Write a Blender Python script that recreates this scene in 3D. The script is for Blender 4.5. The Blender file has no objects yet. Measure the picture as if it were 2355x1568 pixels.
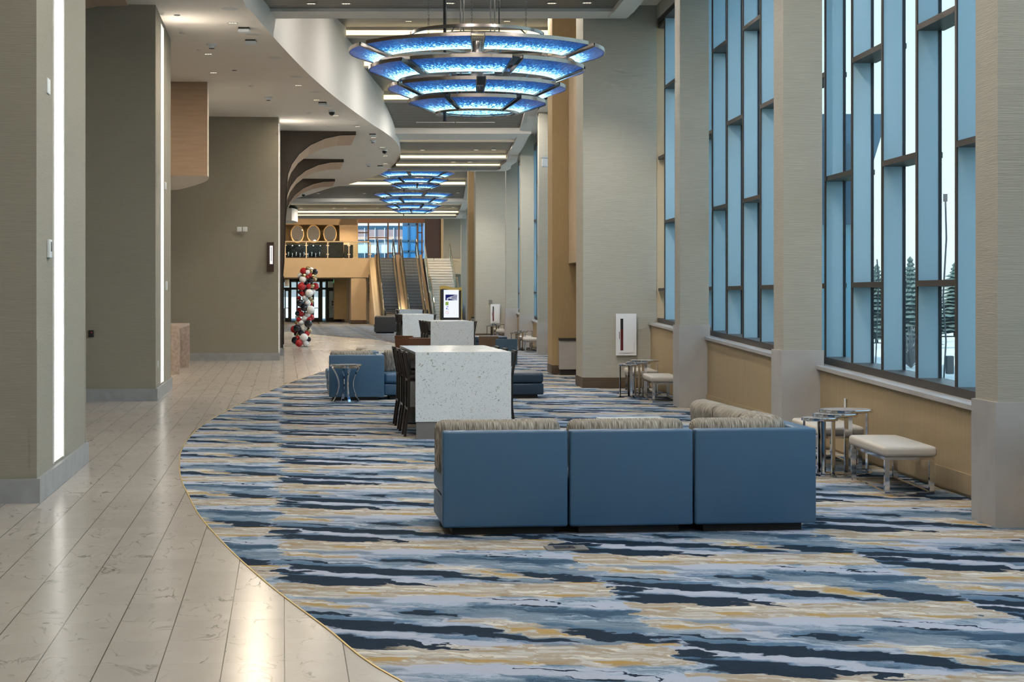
import bpy, bmesh, math, random
from mathutils import Vector, Matrix
random.seed(7)
SC = bpy.context.scene
COL = SC.collection
PI = math.pi
H = 1.83                      # eye height
FL = 4200.0                   # focal length in pixels of the 2355 wide frame
TH = math.atan(525.5/4200)    # the hall axis is turned this much to the left of the view axis
CT, ST = math.cos(TH), math.sin(TH)
PER = 43.05                   # length of one architectural bay

# ------------------------------------------------------------------ survey helpers
def W(px, py, D):
    return Vector(((px-1177.5)/FL*D, D, H-(py-681)/FL*D))
def Fl(px, py):
    D = H*FL/(py-681)
    return Vector(((px-1177.5)/FL*D, D, 0))
def X(px, D): return (px-1177.5)/FL*D
def Z(py, D): return H-(py-681)/FL*D
def cor(a, b, z=0): return Vector((a*CT-b*ST, a*ST+b*CT, z))     # hall-aligned coordinates
def xw(D): return 5.304-.0697*D                                 # window wall line

# ------------------------------------------------------------------ materials
MATS = {}
def nodes(m):
    m.use_nodes = True
    nt = m.node_tree
    return nt, nt.nodes, nt.links, nt.nodes['Principled BSDF']
def mat(name, col, rough=.5, metal=0, spec=.5, noise=0, nscale=(10,10,10), bump=0, bscale=None, emit=None, estr=0, coat=0, col2=None, detail=3):
    m = bpy.data.materials.new(name); MATS[name] = m
    nt, N, L, b = nodes(m)
    b.inputs['Base Color'].default_value = (*col, 1)
    b.inputs['Roughness'].default_value = rough
    b.inputs['Metallic'].default_value = metal
    b.inputs['Specular IOR Level'].default_value = spec
    b.inputs['Coat Weight'].default_value = coat
    if emit:
        b.inputs['Emission Color'].default_value = (*emit, 1); b.inputs['Emission Strength'].default_value = estr
    if noise or bump:
        tc = N.new('ShaderNodeTexCoord')
        mp = N.new('ShaderNodeMapping'); mp.inputs['Scale'].default_value = nscale
        L.new(tc.outputs['Object'], mp.inputs['Vector'])
        nz = N.new('ShaderNodeTexNoise'); nz.inputs['Scale'].default_value = 1; nz.inputs['Detail'].default_value = detail
        L.new(mp.outputs[0], nz.inputs['Vector'])
        if noise:
            c2 = col2 or tuple(c*(1-noise) for c in col)
            r = N.new('ShaderNodeValToRGB')
            r.color_ramp.elements[0].position = .3; r.color_ramp.elements[0].color = (*c2, 1)
            r.color_ramp.elements[1].position = .7; r.color_ramp.elements[1].color = (*col, 1)
            L.new(nz.outputs['Fac'], r.inputs[0]); L.new(r.outputs[0], b.inputs['Base Color'])
        if bump:
            bp = N.new('ShaderNodeBump'); bp.inputs['Strength'].default_value = bump; bp.inputs['Distance'].default_value = .01
            if bscale:
                mp2 = N.new('ShaderNodeMapping'); mp2.inputs['Scale'].default_value = bscale
                L.new(tc.outputs['Object'], mp2.inputs['Vector'])
                nz = N.new('ShaderNodeTexNoise'); nz.inputs['Scale'].default_value = 1
                L.new(mp2.outputs[0], nz.inputs['Vector'])
            L.new(nz.outputs['Fac'], bp.inputs['Height']); L.new(bp.outputs[0], b.inputs['Normal'])
    return m

m_wall = mat('woven_wallcovering', (.29,.27,.22), .75, noise=.06, nscale=(3,3,60), bump=.25, bscale=(6,6,130))
m_wallR = mat('woven_wallcovering_pale', (.40,.385,.325), .6, noise=.10, nscale=(3,3,60), bump=.3, bscale=(5,5,120))
m_wains = mat('linen_wallcovering', (.38,.29,.17), .8, noise=.14, nscale=(60,60,2), bump=.2, bscale=(120,120,5))
m_stone = mat('honed_limestone', (.43,.42,.405), .45, noise=.22, nscale=(2.2,2.2,2.2), detail=8, col2=(.36,.345,.33))
m_base = mat('grey_stone_skirting', (.33,.35,.36), .4, noise=.2, nscale=(5,5,5), detail=8)
m_paint = mat('white_paint', (.85,.775,.68), .8, noise=.03, nscale=(.6,.6,.6))
m_fascia = mat('fascia_paint', (.72,.72,.70), .7)
m_beam = mat('beam_paint', (.66,.64,.60), .7)
m_tan = mat('tan_paint', (.52,.40,.26), .75, noise=.06, nscale=(2,2,2))
m_ochre = mat('ochre_wallcovering', (.40,.29,.15), .8, noise=.1, nscale=(40,40,3))
m_woodbase = mat('stained_wood_skirting', (.10,.065,.035), .5, noise=.3, nscale=(2,2,40))
m_wood = mat('dark_walnut_veneer', (.085,.06,.042), .45, noise=.35, nscale=(30,30,1.5), detail=6)
m_woodlt = mat('brown_soffit_veneer', (.46,.33,.23), .6, noise=.12, nscale=(2,20,20))
m_soffit = mat('tan_soffit_veneer', (.66,.455,.30), .6, noise=.08, nscale=(2,20,20))
m_frame = mat('bronze_frame', (.045,.036,.03), .45, .3)
m_frameblk = mat('black_gasket_frame', (.008,.012,.02), .35)
m_fin = mat('silver_fin_sky_tinted', (.33,.50,.61), .36, .3)  # blue skylight put into the silver base colour
m_chrome = mat('polished_chrome', (.75,.75,.76), .07, 1)
m_steel = mat('brushed_stainless', (.33,.30,.28), .26, 1, bump=.03, nscale=(2,2,60))
m_dark = mat('black_plinth', (.012,.010,.010), .6)
m_black = mat('black_satin', (.010,.010,.011), .4)
m_espresso = mat('espresso_wood', (.018,.012,.009), .38, noise=.3, nscale=(40,40,3))
m_stoolpad = mat('black_upholstery', (.018,.019,.022), .55)
m_leather = mat('blue_grey_leather', (.050,.122,.215), .38, noise=.06, nscale=(300,300,300), bump=.08, bscale=(260,260,260))
m_leather_shade = mat('blue_grey_leather_shaded', (.012,.030,.058), .42)  # sofa leather with the backlit ottomans' shade put into the colour
m_leathdk = mat('charcoal_leather', (.05,.052,.055), .5)
m_benchpad = mat('taupe_leather', (.50,.46,.40), .5)
m_kick = mat('grey_kick_panel', (.16,.155,.145), .5)
m_brownwood = mat('chestnut_wood', (.13,.055,.028), .45, noise=.3, nscale=(4,40,40))
m_brownpad = mat('brown_tweed', (.17,.12,.08), .85, noise=.5, nscale=(180,180,180))
m_bluepad = mat('blue_tweed', (.07,.15,.23), .85, noise=.5, nscale=(150,150,150))
m_white = mat('white_enamel', (.75,.76,.77), .35)
m_whiteplast = mat('white_plastic', (.72,.76,.78), .4)
m_red = mat('red_latex', (.42,.015,.018), .22, coat=.4)
m_wht = mat('white_latex', (.80,.82,.84), .3, coat=.3)
m_blk = mat('black_latex', (.006,.008,.014), .12, coat=.5)
m_gold = mat('gold_foil_latex', (.75,.58,.34), .18, 1)
m_brass = mat('gold_edge', (.55,.40,.12), .4, .7)
m_escal = mat('bronze_steel', (.85,.68,.50), .13, 1, bump=.05, nscale=(1,1,30))
m_step = mat('escalator_step', (.16,.17,.19), .5, noise=.4, nscale=(80,.2,.2))
m_stair = mat('white_marble_stair', (.62,.60,.57), .35, noise=.1, nscale=(3,3,3), detail=7)
m_mirror = mat('mirror_glass', (.75,.75,.75), .03, 1)
m_mframe = mat('gilt_frame', (.62,.44,.22), .35, .3)
m_darkwall = mat('dark_brown_panel', (.035,.012,.006), .5)
m_rubber = mat('black_handrail', (.012,.012,.012), .3)
m_counter = mat('pink_beige_stone', (.50,.43,.38), .35, noise=.45, nscale=(14,14,14), detail=8, col2=(.33,.25,.21))
m_snow = mat('pale_ground', (.70,.60,.50), .9, noise=.2, nscale=(.15,.15,.15), detail=6)
m_grass = mat('shaded_grass', (.30,.31,.20), .9, noise=.3, nscale=(3,3,3))
m_needle = mat('hazy_spruce_needles', (.16,.21,.18), .9, noise=.5, nscale=(9,9,9))  # green lightened, haze put into the colour
m_trunk = mat('bark', (.12,.10,.09), .9)
m_extblue = mat('exterior_blue_cladding', (.035,.085,.14), .4)
m_extglass = mat('exterior_blue_glazing', (.16,.34,.46), .2, .3)
m_mauve = mat('mauve_brick', (.36,.25,.25), .8)
m_peach = mat('peach_stone', (.62,.42,.34), .8)
m_bluebld = mat('cobalt_glazing', (.05,.22,.48), .3, .2)
m_twig = mat('bare_twigs', (.22,.19,.18), .9)

def emis(name, col, s):
    m = bpy.data.materials.new(name); m.use_nodes = True; nt = m.node_tree
    nt.nodes.remove(nt.nodes['Principled BSDF'])
    e = nt.nodes.new('ShaderNodeEmission'); e.inputs[0].default_value = (*col,1); e.inputs[1].default_value = s
    nt.links.new(e.outputs[0], nt.nodes['Material Output'].inputs[0]); return m
m_cove = emis('cove_led', (1,.80,.46), 2.2)
m_lamp = emis('lamp_lens', (1,.86,.62), 2.2)
m_lampw = emis('lamp_lens_soft', (1,.93,.80), 4)
m_exit = emis('exit_green', (.05,.9,.25), 1.1)
m_exitdk = emis('exit_letters', (.6,1,.7), 1.6)
m_screen = emis('screen_white', (.86,.9,1), 1.0)
m_scr1 = emis('screen_navy', (.01,.015,.10), 1)
m_scr2 = emis('screen_grey', (.45,.47,.55), 1)
m_scr3 = emis('screen_green', (.25,.38,.08), 1)
m_scr4 = emis('screen_blue', (.12,.14,.55), 1)
m_scr5 = emis('screen_orange', (.75,.35,.2), 1)
m_tube = emis('sconce_tube', (.95,.93,.9), 1.0)

def led_strip():
    m = bpy.data.materials.new('textured_lit_glass'); nt, N, L, b = nodes(m)
    tc = N.new('ShaderNodeTexCoord'); mp = N.new('ShaderNodeMapping'); mp.inputs['Scale'].default_value = (11,11,30)
    L.new(tc.outputs['Object'], mp.inputs[0])
    v = N.new('ShaderNodeTexVoronoi'); v.inputs['Scale'].default_value = 1; v.feature = 'DISTANCE_TO_EDGE'
    L.new(mp.outputs[0], v.inputs['Vector'])
    r = N.new('ShaderNodeValToRGB'); r.color_ramp.elements[0].position = 0; r.color_ramp.elements[0].color = (.42,.36,.31,1)
    r.color_ramp.elements[1].position = .22; r.color_ramp.elements[1].color = (1,.95,.86,1)
    L.new(v.outputs['Distance'], r.inputs[0]); L.new(r.outputs[0], b.inputs['Emission Color'])
    b.inputs['Emission Strength'].default_value = 1.08; b.inputs['Base Color'].default_value = (.6,.6,.6,1)
    return m
m_led = led_strip()

def slat_mat():
    m = bpy.data.materials.new('slatted_metal_ceiling'); nt, N, L, b = nodes(m)
    tc = N.new('ShaderNodeTexCoord'); sx = N.new('ShaderNodeSeparateXYZ'); L.new(tc.outputs['Object'], sx.inputs[0])
    d = N.new('ShaderNodeMath'); d.operation = 'MODULO'; d.inputs[1].default_value = .19; L.new(sx.outputs['Y'], d.inputs[0])
    r = N.new('ShaderNodeValToRGB'); e = r.color_ramp.elements
    e[0].position = 0; e[0].color = (.02,.02,.018,1); e[1].position = .03; e[1].color = (.02,.02,.018,1)
    a = e.new(.045); a.color = (.17,.165,.14,1); a = e.new(.19); a.color = (.14,.136,.118,1)
    L.new(d.outputs[0], r.inputs[0]); L.new(r.outputs[0], b.inputs['Base Color'])
    b.inputs['Metallic'].default_value = .35; b.inputs['Roughness'].default_value = .42
    return m
m_slat = slat_mat()

def quartz():
    m = bpy.data.materials.new('speckled_quartz'); nt, N, L, b = nodes(m)
    tc = N.new('ShaderNodeTexCoord')
    nz = N.new('ShaderNodeTexNoise'); nz.inputs['Scale'].default_value = 10; nz.inputs['Detail'].default_value = 2; nz.inputs['Distortion'].default_value = 2.2
    nz2 = N.new('ShaderNodeTexNoise'); nz2.inputs['Scale'].default_value = 34; nz2.inputs['Detail'].default_value = 2; nz2.inputs['Distortion'].default_value = 2.5
    L.new(tc.outputs['Object'], nz.inputs['Vector']); L.new(tc.outputs['Object'], nz2.inputs['Vector'])
    def ramp(src, p, c0, c1, w=.03):
        r = N.new('ShaderNodeValToRGB'); r.color_ramp.elements[0].position = p-w; r.color_ramp.elements[0].color = c0
        r.color_ramp.elements[1].position = p; r.color_ramp.elements[1].color = c1; L.new(src, r.inputs[0]); return r
    r1 = ramp(nz.outputs['Fac'], .335, (.30,.31,.27,1), (.68,.73,.76,1), .05)
    r2 = ramp(nz2.outputs['Fac'], .375, (.38,.39,.37,1), (1,1,1,1), .05)
    mx = N.new('ShaderNodeMix'); mx.data_type = 'RGBA'; mx.blend_type = 'MULTIPLY'; mx.inputs[0].default_value = 1
    L.new(r1.outputs[0], mx.inputs[6]); L.new(r2.outputs[0], mx.inputs[7]); L.new(mx.outputs[2], b.inputs['Base Color'])
    b.inputs['Roughness'].default_value = .16
    return m
m_quartz = quartz()

def chenille():
    m = bpy.data.materials.new('striped_chenille'); nt, N, L, b = nodes(m)
    tc = N.new('ShaderNodeTexCoord'); mp = N.new('ShaderNodeMapping'); mp.inputs['Scale'].default_value = (380,9,14)
    L.new(tc.outputs['Object'], mp.inputs[0])
    nz = N.new('ShaderNodeTexNoise'); nz.inputs['Scale'].default_value = 1; nz.inputs['Detail'].default_value = 1
    L.new(mp.outputs[0], nz.inputs['Vector'])
    r = N.new('ShaderNodeValToRGB'); e = r.color_ramp.elements
    e[0].position = .33; e[0].color = (.055,.048,.04,1); e[1].position = .68; e[1].color = (.50,.47,.41,1)
    a = e.new(.5); a.color = (.25,.215,.165,1)
    L.new(nz.outputs['Fac'], r.inputs[0]); L.new(r.outputs[0], b.inputs['Base Color']); b.inputs['Roughness'].default_value = .85
    bp = N.new('ShaderNodeBump'); bp.inputs['Strength'].default_value = .5; bp.inputs['Distance'].default_value = .006
    L.new(nz.outputs['Fac'], bp.inputs['Height']); L.new(bp.outputs[0], b.inputs['Normal'])
    return m
m_pillow = chenille()

def glassm(name, tint, gl=.08):
    m = bpy.data.materials.new(name); m.use_nodes = True; nt = m.node_tree; N = nt.nodes; L = nt.links
    N.remove(N['Principled BSDF'])
    t = N.new('ShaderNodeBsdfTransparent'); t.inputs[0].default_value = (*tint,1)
    g = N.new('ShaderNodeBsdfGlossy'); g.inputs['Roughness'].default_value = .02; g.inputs[0].default_value = (.9,.95,1,1)
    mx = N.new('ShaderNodeMixShader'); lw = N.new('ShaderNodeLayerWeight'); lw.inputs[0].default_value = .5
    pw = N.new('ShaderNodeMath'); pw.operation = 'POWER'; pw.inputs[1].default_value = 5; L.new(lw.outputs['Facing'], pw.inputs[0])
    fr = N.new('ShaderNodeMath'); fr.operation = 'MULTIPLY_ADD'; fr.inputs[1].default_value = .35; fr.inputs[2].default_value = .03; L.new(pw.outputs[0], fr.inputs[0])
    L.new(fr.outputs[0], mx.inputs[0]); L.new(t.outputs[0], mx.inputs[1]); L.new(g.outputs[0], mx.inputs[2])
    L.new(mx.outputs[0], N['Material Output'].inputs[0]); return m
m_glass = glassm('window_glass', (.88,.96,.97))
m_railglass = glassm('railing_glass', (.90,.96,.95))

def chglass():
    # hammered art glass; its inner-rim lamp glow is put into the emission colour
    m = bpy.data.materials.new('hammered_blue_glass'); nt, N, L, b = nodes(m)
    at = N.new('ShaderNodeAttribute'); at.attribute_name = 'rad'
    tc = N.new('ShaderNodeTexCoord')
    nz = N.new('ShaderNodeTexNoise'); nz.inputs['Scale'].default_value = 26; nz.inputs['Detail'].default_value = 3; nz.inputs['Distortion'].default_value = .7
    L.new(tc.outputs['Object'], nz.inputs['Vector'])
    ma = N.new('ShaderNodeMath'); ma.operation = 'MULTIPLY_ADD'; ma.inputs[1].default_value = 1.5; ma.inputs[2].default_value = -.75
    L.new(nz.outputs['Fac'], ma.inputs[0])
    ad = N.new('ShaderNodeMath'); ad.operation = 'ADD'; L.new(at.outputs['Fac'], ad.inputs[0]); L.new(ma.outputs[0], ad.inputs[1])
    r = N.new('ShaderNodeValToRGB'); e = r.color_ramp.elements
    e[0].position = .0; e[0].color = (.75,1.0,1.0,1); e[1].position = 1; e[1].color = (.003,.018,.085,1)
    for p, c in ((.20,(.50,.93,1,1)),(.34,(.05,.34,.72,1)),(.50,(.008,.07,.26,1))):
        q = e.new(p); q.color = c
    L.new(ad.outputs[0], r.inputs[0]); L.new(r.outputs[0], b.inputs['Emission Color']); b.inputs['Emission Strength'].default_value = 1.5
    b.inputs['Base Color'].default_value = (.03,.06,.16,1); b.inputs['Roughness'].default_value = .15
    bp = N.new('ShaderNodeBump'); bp.inputs['Strength'].default_value = .8; bp.inputs['Distance'].default_value = .03
    L.new(nz.outputs['Fac'], bp.inputs['Height']); L.new(bp.outputs[0], b.inputs['Normal'])
    return m
m_chglass = chglass()

# ---- marble tile floor: hall-aligned 305 x 610 tiles
def mathn(N, L, op, a, b=None, c=None):
    n = N.new('ShaderNodeMath'); n.operation = op
    for i, v in enumerate((a, b, c)):
        if v is None: continue
        if isinstance(v, (int, float)): n.inputs[i].default_value = v
        else: L.new(v, n.inputs[i])
    return n.outputs[0]
def mixc(N, L, f, a, b):
    n = N.new('ShaderNodeMix'); n.data_type = 'RGBA'
    if isinstance(f, (int, float)): n.inputs[0].default_value = f
    else: L.new(f, n.inputs[0])
    for i, v in ((6, a), (7, b)):
        if isinstance(v, tuple): n.inputs[i].default_value = (*v, 1)
        else: L.new(v, n.inputs[i])
    return n.outputs[2]
def halluv(N, L):
    tc = N.new('ShaderNodeTexCoord'); mp = N.new('ShaderNodeMapping'); mp.inputs['Rotation'].default_value = (0, 0, -TH)
    L.new(tc.outputs['Object'], mp.inputs[0]); sx = N.new('ShaderNodeSeparateXYZ'); L.new(mp.outputs[0], sx.inputs[0])
    return mp.outputs[0], sx.outputs['X'], sx.outputs['Y']
def tile_mat():
    m = bpy.data.materials.new('marble_tile'); nt, N, L, b = nodes(m)
    v, x, y = halluv(N, L)
    u = mathn(N, L, 'DIVIDE', mathn(N, L, 'ADD', x, 60.08), .305)
    w = mathn(N, L, 'DIVIDE', mathn(N, L, 'ADD', y, 20.05), .61)
    fu = mathn(N, L, 'FRACT', u); fw = mathn(N, L, 'FRACT', w)
    iu = mathn(N, L, 'FLOOR', u); iw = mathn(N, L, 'FLOOR', w)
    cu = N.new('ShaderNodeCombineXYZ'); L.new(iu, cu.inputs[0]); L.new(iw, cu.inputs[1])
    wn = N.new('ShaderNodeTexWhiteNoise'); L.new(cu.outputs[0], wn.inputs['Vector'])
    # veins, offset per tile
    va = N.new('ShaderNodeVectorMath'); va.operation = 'MULTIPLY_ADD'; va.inputs[1].default_value = (9, 9, 9)
    L.new(wn.outputs['Color'], va.inputs[0]); L.new(v, va.inputs[2])
    mp = N.new('ShaderNodeMapping'); mp.inputs['Rotation'].default_value = (0, 0, .7); mp.inputs['Scale'].default_value = (3.6, 1.5, 1)
    L.new(va.outputs[0], mp.inputs[0])
    nz = N.new('ShaderNodeTexNoise'); nz.inputs['Scale'].default_value = 1.2; nz.inputs['Detail'].default_value = 7; nz.inputs['Distortion'].default_value = .9
    L.new(mp.outputs[0], nz.inputs['Vector'])
    ab = mathn(N, L, 'ABSOLUTE', mathn(N, L, 'SUBTRACT', nz.outputs['Fac'], .5))
    vein = mathn(N, L, 'SUBTRACT', 1, mathn(N, L, 'MINIMUM', mathn(N, L, 'MULTIPLY', ab, 55), 1))
    nz2 = N.new('ShaderNodeTexNoise'); nz2.inputs['Scale'].default_value = 1.6; nz2.inputs['Detail'].default_value = 4
    L.new(mp.outputs[0], nz2.inputs['Vector'])
    vm = mathn(N, L, 'MULTIPLY', vein, mathn(N, L, 'MAXIMUM', mathn(N, L, 'MULTIPLY_ADD', nz2.outputs['Fac'], 5, -2.35), .0))
    vm = mathn(N, L, 'MINIMUM', vm, .8)
    base = mixc(N, L, nz2.outputs['Fac'], (.40,.36,.32), (.50,.46,.415))
    base = mixc(N, L, mathn(N, L, 'MULTIPLY', wn.outputs['Value'], .35), base, (.36,.33,.295))
    c = mixc(N, L, vm, base, (.17,.15,.12))
    ju = mathn(N, L, 'LESS_THAN', mathn(N, L, 'ABSOLUTE', mathn(N, L, 'SUBTRACT', fu, .5)), .4905)
    jw = mathn(N, L, 'LESS_THAN', mathn(N, L, 'ABSOLUTE', mathn(N, L, 'SUBTRACT', fw, .5)), .4975)
    c = mixc(N, L, mathn(N, L, 'MULTIPLY_ADD', jw, -.35, .35), c, (.12,.10,.08))
    c = mixc(N, L, mathn(N, L, 'MULTIPLY_ADD', ju, -1, 1), c, (.05,.042,.035))
    L.new(c, b.inputs['Base Color'])
    b.inputs['Roughness'].default_value = .20
    b.inputs['Specular IOR Level'].default_value = .55
    return m
m_tile = tile_mat()

def carpet_mat():
    m = bpy.data.materials.new('painterly_carpet'); nt, N, L, b = nodes(m)
    v, x, y = halluv(N, L)
    x = mathn(N, L, 'ADD', x, 62.1+.05)      # pattern column origin
    rg = N.new('ShaderNodeTexNoise'); rg.inputs['Scale'].default_value = 5; rg.inputs['Detail'].default_value = 3; L.new(v, rg.inputs['Vector'])
    x = mathn(N, L, 'ADD', x, mathn(N, L, 'MULTIPLY_ADD', rg.outputs['Fac'], .6, -.3))
    PX, PY = 2.07, 2.08
    col = mathn(N, L, 'FLOOR', mathn(N, L, 'DIVIDE', x, PX))
    u = mathn(N, L, 'SUBTRACT', x, mathn(N, L, 'MULTIPLY', col, PX))
    w0 = mathn(N, L, 'ADD', mathn(N, L, 'ADD', y, mathn(N, L, 'MULTIPLY', u, .52)), mathn(N, L, 'MULTIPLY', col, 1.0))
    w = mathn(N, L, 'MODULO', mathn(N, L, 'ADD', w0, 100.95+1.37), PY)
    # tile-space noises (so the pattern repeats as woven carpet does)
    p0 = N.new('ShaderNodeCombineXYZ'); L.new(u, p0.inputs[0]); L.new(w, p0.inputs[1])
    def noise(scale, det=3, dist=0, off=0, vec=p0.outputs[0], rough=.5):
        mp = N.new('ShaderNodeMapping'); mp.inputs['Scale'].default_value = (*scale, 1); mp.inputs['Location'].default_value = (off, off*.7, off)
        L.new(vec, mp.inputs[0]); n = N.new('ShaderNodeTexNoise'); n.inputs['Scale'].default_value = 1
        n.inputs['Detail'].default_value = det; n.inputs['Distortion'].default_value = dist; n.inputs['Roughness'].default_value = rough
        L.new(mp.outputs[0], n.inputs['Vector']); return n
    n1 = noise((2.0, 3.2), 3, 0, 3); n2 = noise((5, 16), 4, 0, 8, rough=.7)
    wa = mathn(N, L, 'ADD', w, mathn(N, L, 'MULTIPLY_ADD', n1.outputs['Fac'], .26, -.13))
    wa = mathn(N, L, 'ADD', wa, mathn(N, L, 'MULTIPLY_ADD', n2.outputs['Fac'], .06, -.03))
    n3 = noise((2.5, 6), 3, 0, 17); n4 = noise((5, 15), 3, 0, 28, rough=.7)
    ua = mathn(N, L, 'ADD', u, mathn(N, L, 'MULTIPLY_ADD', n3.outputs['Fac'], .30, -.15))
    ua = mathn(N, L, 'ADD', ua, mathn(N, L, 'MULTIPLY_ADD', n4.outputs['Fac'], .20, -.10))
    def ell(cx, cy, rx, ry, sl=0, taper=0):
        du = mathn(N, L, 'SUBTRACT', ua, cx)
        dw = mathn(N, L, 'SUBTRACT', wa, cy)
        if sl: dw = mathn(N, L, 'SUBTRACT', dw, mathn(N, L, 'MULTIPLY', du, sl))
        a = mathn(N, L, 'POWER', mathn(N, L, 'ABSOLUTE', mathn(N, L, 'DIVIDE', du, rx)), 2)
        q = mathn(N, L, 'DIVIDE', dw, ry)
        c = mathn(N, L, 'ADD', a, mathn(N, L, 'MULTIPLY', q, q))
        return c
    def union(lst):
        o = None
        for e in lst:
            c = ell(*e)
            o = c if o is None else mathn(N, L, 'MINIMUM', o, c)
        return o
    def step(c, soft=.12):
        mr = N.new('ShaderNodeMapRange'); mr.inputs['From Min'].default_value = 1+soft; mr.inputs['From Max'].default_value = 1-soft
        L.new(c, mr.inputs['Value']); return mr.outputs[0]
    # ground: brushed slate and lavender
    g1 = noise((1.5, 2.8), 4, .3, 40); g2 = noise((7, 22), 4, 0, 50, rough=.75); g3 = noise((60, 140), 2, 0, 60, rough=.8)
    gs = mathn(N, L, 'ADD', g1.outputs['Fac'], mathn(N, L, 'MULTIPLY_ADD', g2.outputs['Fac'], .34, -.17))
    gs = mathn(N, L, 'ADD', gs, mathn(N, L, 'MULTIPLY_ADD', g3.outputs['Fac'], .22, -.11))
    r = N.new('ShaderNodeValToRGB'); e = r.color_ramp.elements
    e[0].position = .36; e[0].color = (.035,.075,.125,1); e[1].position = .60; e[1].color = (.37,.40,.49,1)
    for p, cc in ((.43,(.10,.165,.235,1)), (.49,(.21,.275,.345,1)), (.53,(.34,.40,.50,1))):
        q = e.new(p); q.color = cc
    L.new(gs, r.inputs[0]); c = r.outputs[0]
    # slate masses
    sl = union([(.48,.07,.26,.09), (1.15,1.95,.5,.10,-.12), (.75,1.72,.5,.09), (1.85,1.83,.3,.12), (1.8,1.2,.35,.16), (1.35,.05,.3,.06), (.15,1.55,.25,.12)])
    slc = mixc(N, L, g2.outputs['Fac'], (.045,.085,.13), (.24,.30,.36))
    c = mixc(N, L, mathn(N, L, 'MULTIPLY', step(sl, .5), .85), c, slc)
    # pale lavender sweeps
    la = union([(.42,1.86,.3,.06,-.5), (.66,1.94,.22,.06,.6), (.6,1.08,.55,.08,-.15), (1.2,1.2,.45,.10,-.2), (1.35,.33,.75,.05,.05), (1.2,1.62,.35,.05,-.2), (.2,.95,.2,.05)])
    lac = mixc(N, L, g3.outputs['Fac'], (.29,.32,.40), (.46,.48,.56))
    c = mixc(N, L, mathn(N, L, 'MULTIPLY', step(la, .35), .92), c, lac)
    # cream and tan band with crackle
    cr = union([(.35,.42,.66,.27,.25), (.95,.66,.6,.25,.2), (1.62,.92,.6,.28,.25), (1.38,1.58,.36,.20,-.35), (.14,1.98,.34,.17,-.2), (1.95,1.12,.25,.24)])
    vo = N.new('ShaderNodeTexVoronoi'); vo.feature = 'DISTANCE_TO_EDGE'; vo.inputs['Scale'].default_value = 1
    mpv = N.new('ShaderNodeMapping'); mpv.inputs['Scale'].default_value = (3.0, 6.5, 1); mpv.inputs['Rotation'].default_value = (0,0,.35)
    pw = N.new('ShaderNodeCombineXYZ'); L.new(ua, pw.inputs[0]); L.new(wa, pw.inputs[1]); L.new(pw.outputs[0], mpv.inputs[0]); L.new(mpv.outputs[0], vo.inputs['Vector'])
    crack = mathn(N, L, 'LESS_THAN', vo.outputs['Distance'], .06)
    n5 = noise((3, 9), 3, .4, 71)
    r2 = N.new('ShaderNodeValToRGB'); r2.color_ramp.interpolation = 'CONSTANT'; e = r2.color_ramp.elements
    e[0].position = 0; e[0].color = (.31,.215,.11,1); e[1].position = .36; e[1].color = (.33,.28,.21,1)
    for p, cc in ((.44,(.38,.35,.30,1)), (.50,(.45,.44,.42,1)), (.59,(.60,.58,.51,1))):
        q = e.new(p); q.color = cc
    L.new(n5.outputs['Fac'], r2.inputs[0])
    crc = mixc(N, L, mathn(N, L, 'MULTIPLY', crack, .75), r2.outputs[0], (.32,.25,.17))
    crc = mixc(N, L, mathn(N, L, 'MULTIPLY', g3.outputs['Fac'], .25), crc, (.34,.30,.26))
    c = mixc(N, L, step(cr, .05), c, crc)
    # gold
    go = union([(.25,1.90,.17,.04), (1.42,1.50,.20,.05,-.3), (.55,.36,.16,.03,.2), (1.1,.54,.22,.025,.2), (1.75,.78,.16,.03,.2), (1.93,1.3,.12,.035)])
    c = mixc(N, L, mathn(N, L, 'MULTIPLY', step(go, .3), .85), c, (.37,.235,.065))
    # teal blue strokes around the navy
    tb = union([(.5,1.45,.62,.13,-.08), (1.05,1.22,.5,.10,-.2), (.3,.9,.45,.16,-.1), (1.8,1.62,.34,.16,-.1), (.85,1.92,.35,.10)])
    tbc = mixc(N, L, g2.outputs['Fac'], (.012,.055,.125), (.10,.20,.31))
    tf = mathn(N, L, 'MULTIPLY', step(tb, .5), mathn(N, L, 'MINIMUM', mathn(N, L, 'MAXIMUM', mathn(N, L, 'MULTIPLY_ADD', g2.outputs['Fac'], 5, -1.8), 0), .9))
    c = mixc(N, L, tf, c, tbc)
    # navy strokes
    nv = union([(.46,1.33,.48,.14,-.12), (.92,1.38,.36,.09,.05), (1.18,1.30,.34,.09,-.2), (.33,.82,.34,.19,-.15), (.74,.86,.24,.075,-.25), (.90,1.87,.14,.10),
                (1.35,.43,.14,.018), (1.72,.46,.17,.016,-.15), (1.52,.28,.11,.016), (1.84,1.50,.24,.18,-.2), (.30,1.60,.24,.022), (.10,1.12,.12,.10), (1.30,1.27,.10,.03)])
    nvc = mixc(N, L, g2.outputs['Fac'], (.003,.008,.018), (.016,.035,.062))
    c = mixc(N, L, step(nv, .12), c, nvc)
    L.new(c, b.inputs['Base Color']); b.inputs['Roughness'].default_value = .95; b.inputs['Specular IOR Level'].default_value = .1
    tc = N.new('ShaderNodeTexCoord'); nb = N.new('ShaderNodeTexNoise'); nb.inputs['Scale'].default_value = 160
    L.new(tc.outputs['Object'], nb.inputs['Vector'])
    bp = N.new('ShaderNodeBump'); bp.inputs['Strength'].default_value = .4; bp.inputs['Distance'].default_value = .01
    L.new(nb.outputs['Fac'], bp.inputs['Height']); L.new(bp.outputs[0], b.inputs['Normal'])
    return m
m_carpet = carpet_mat()

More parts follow.
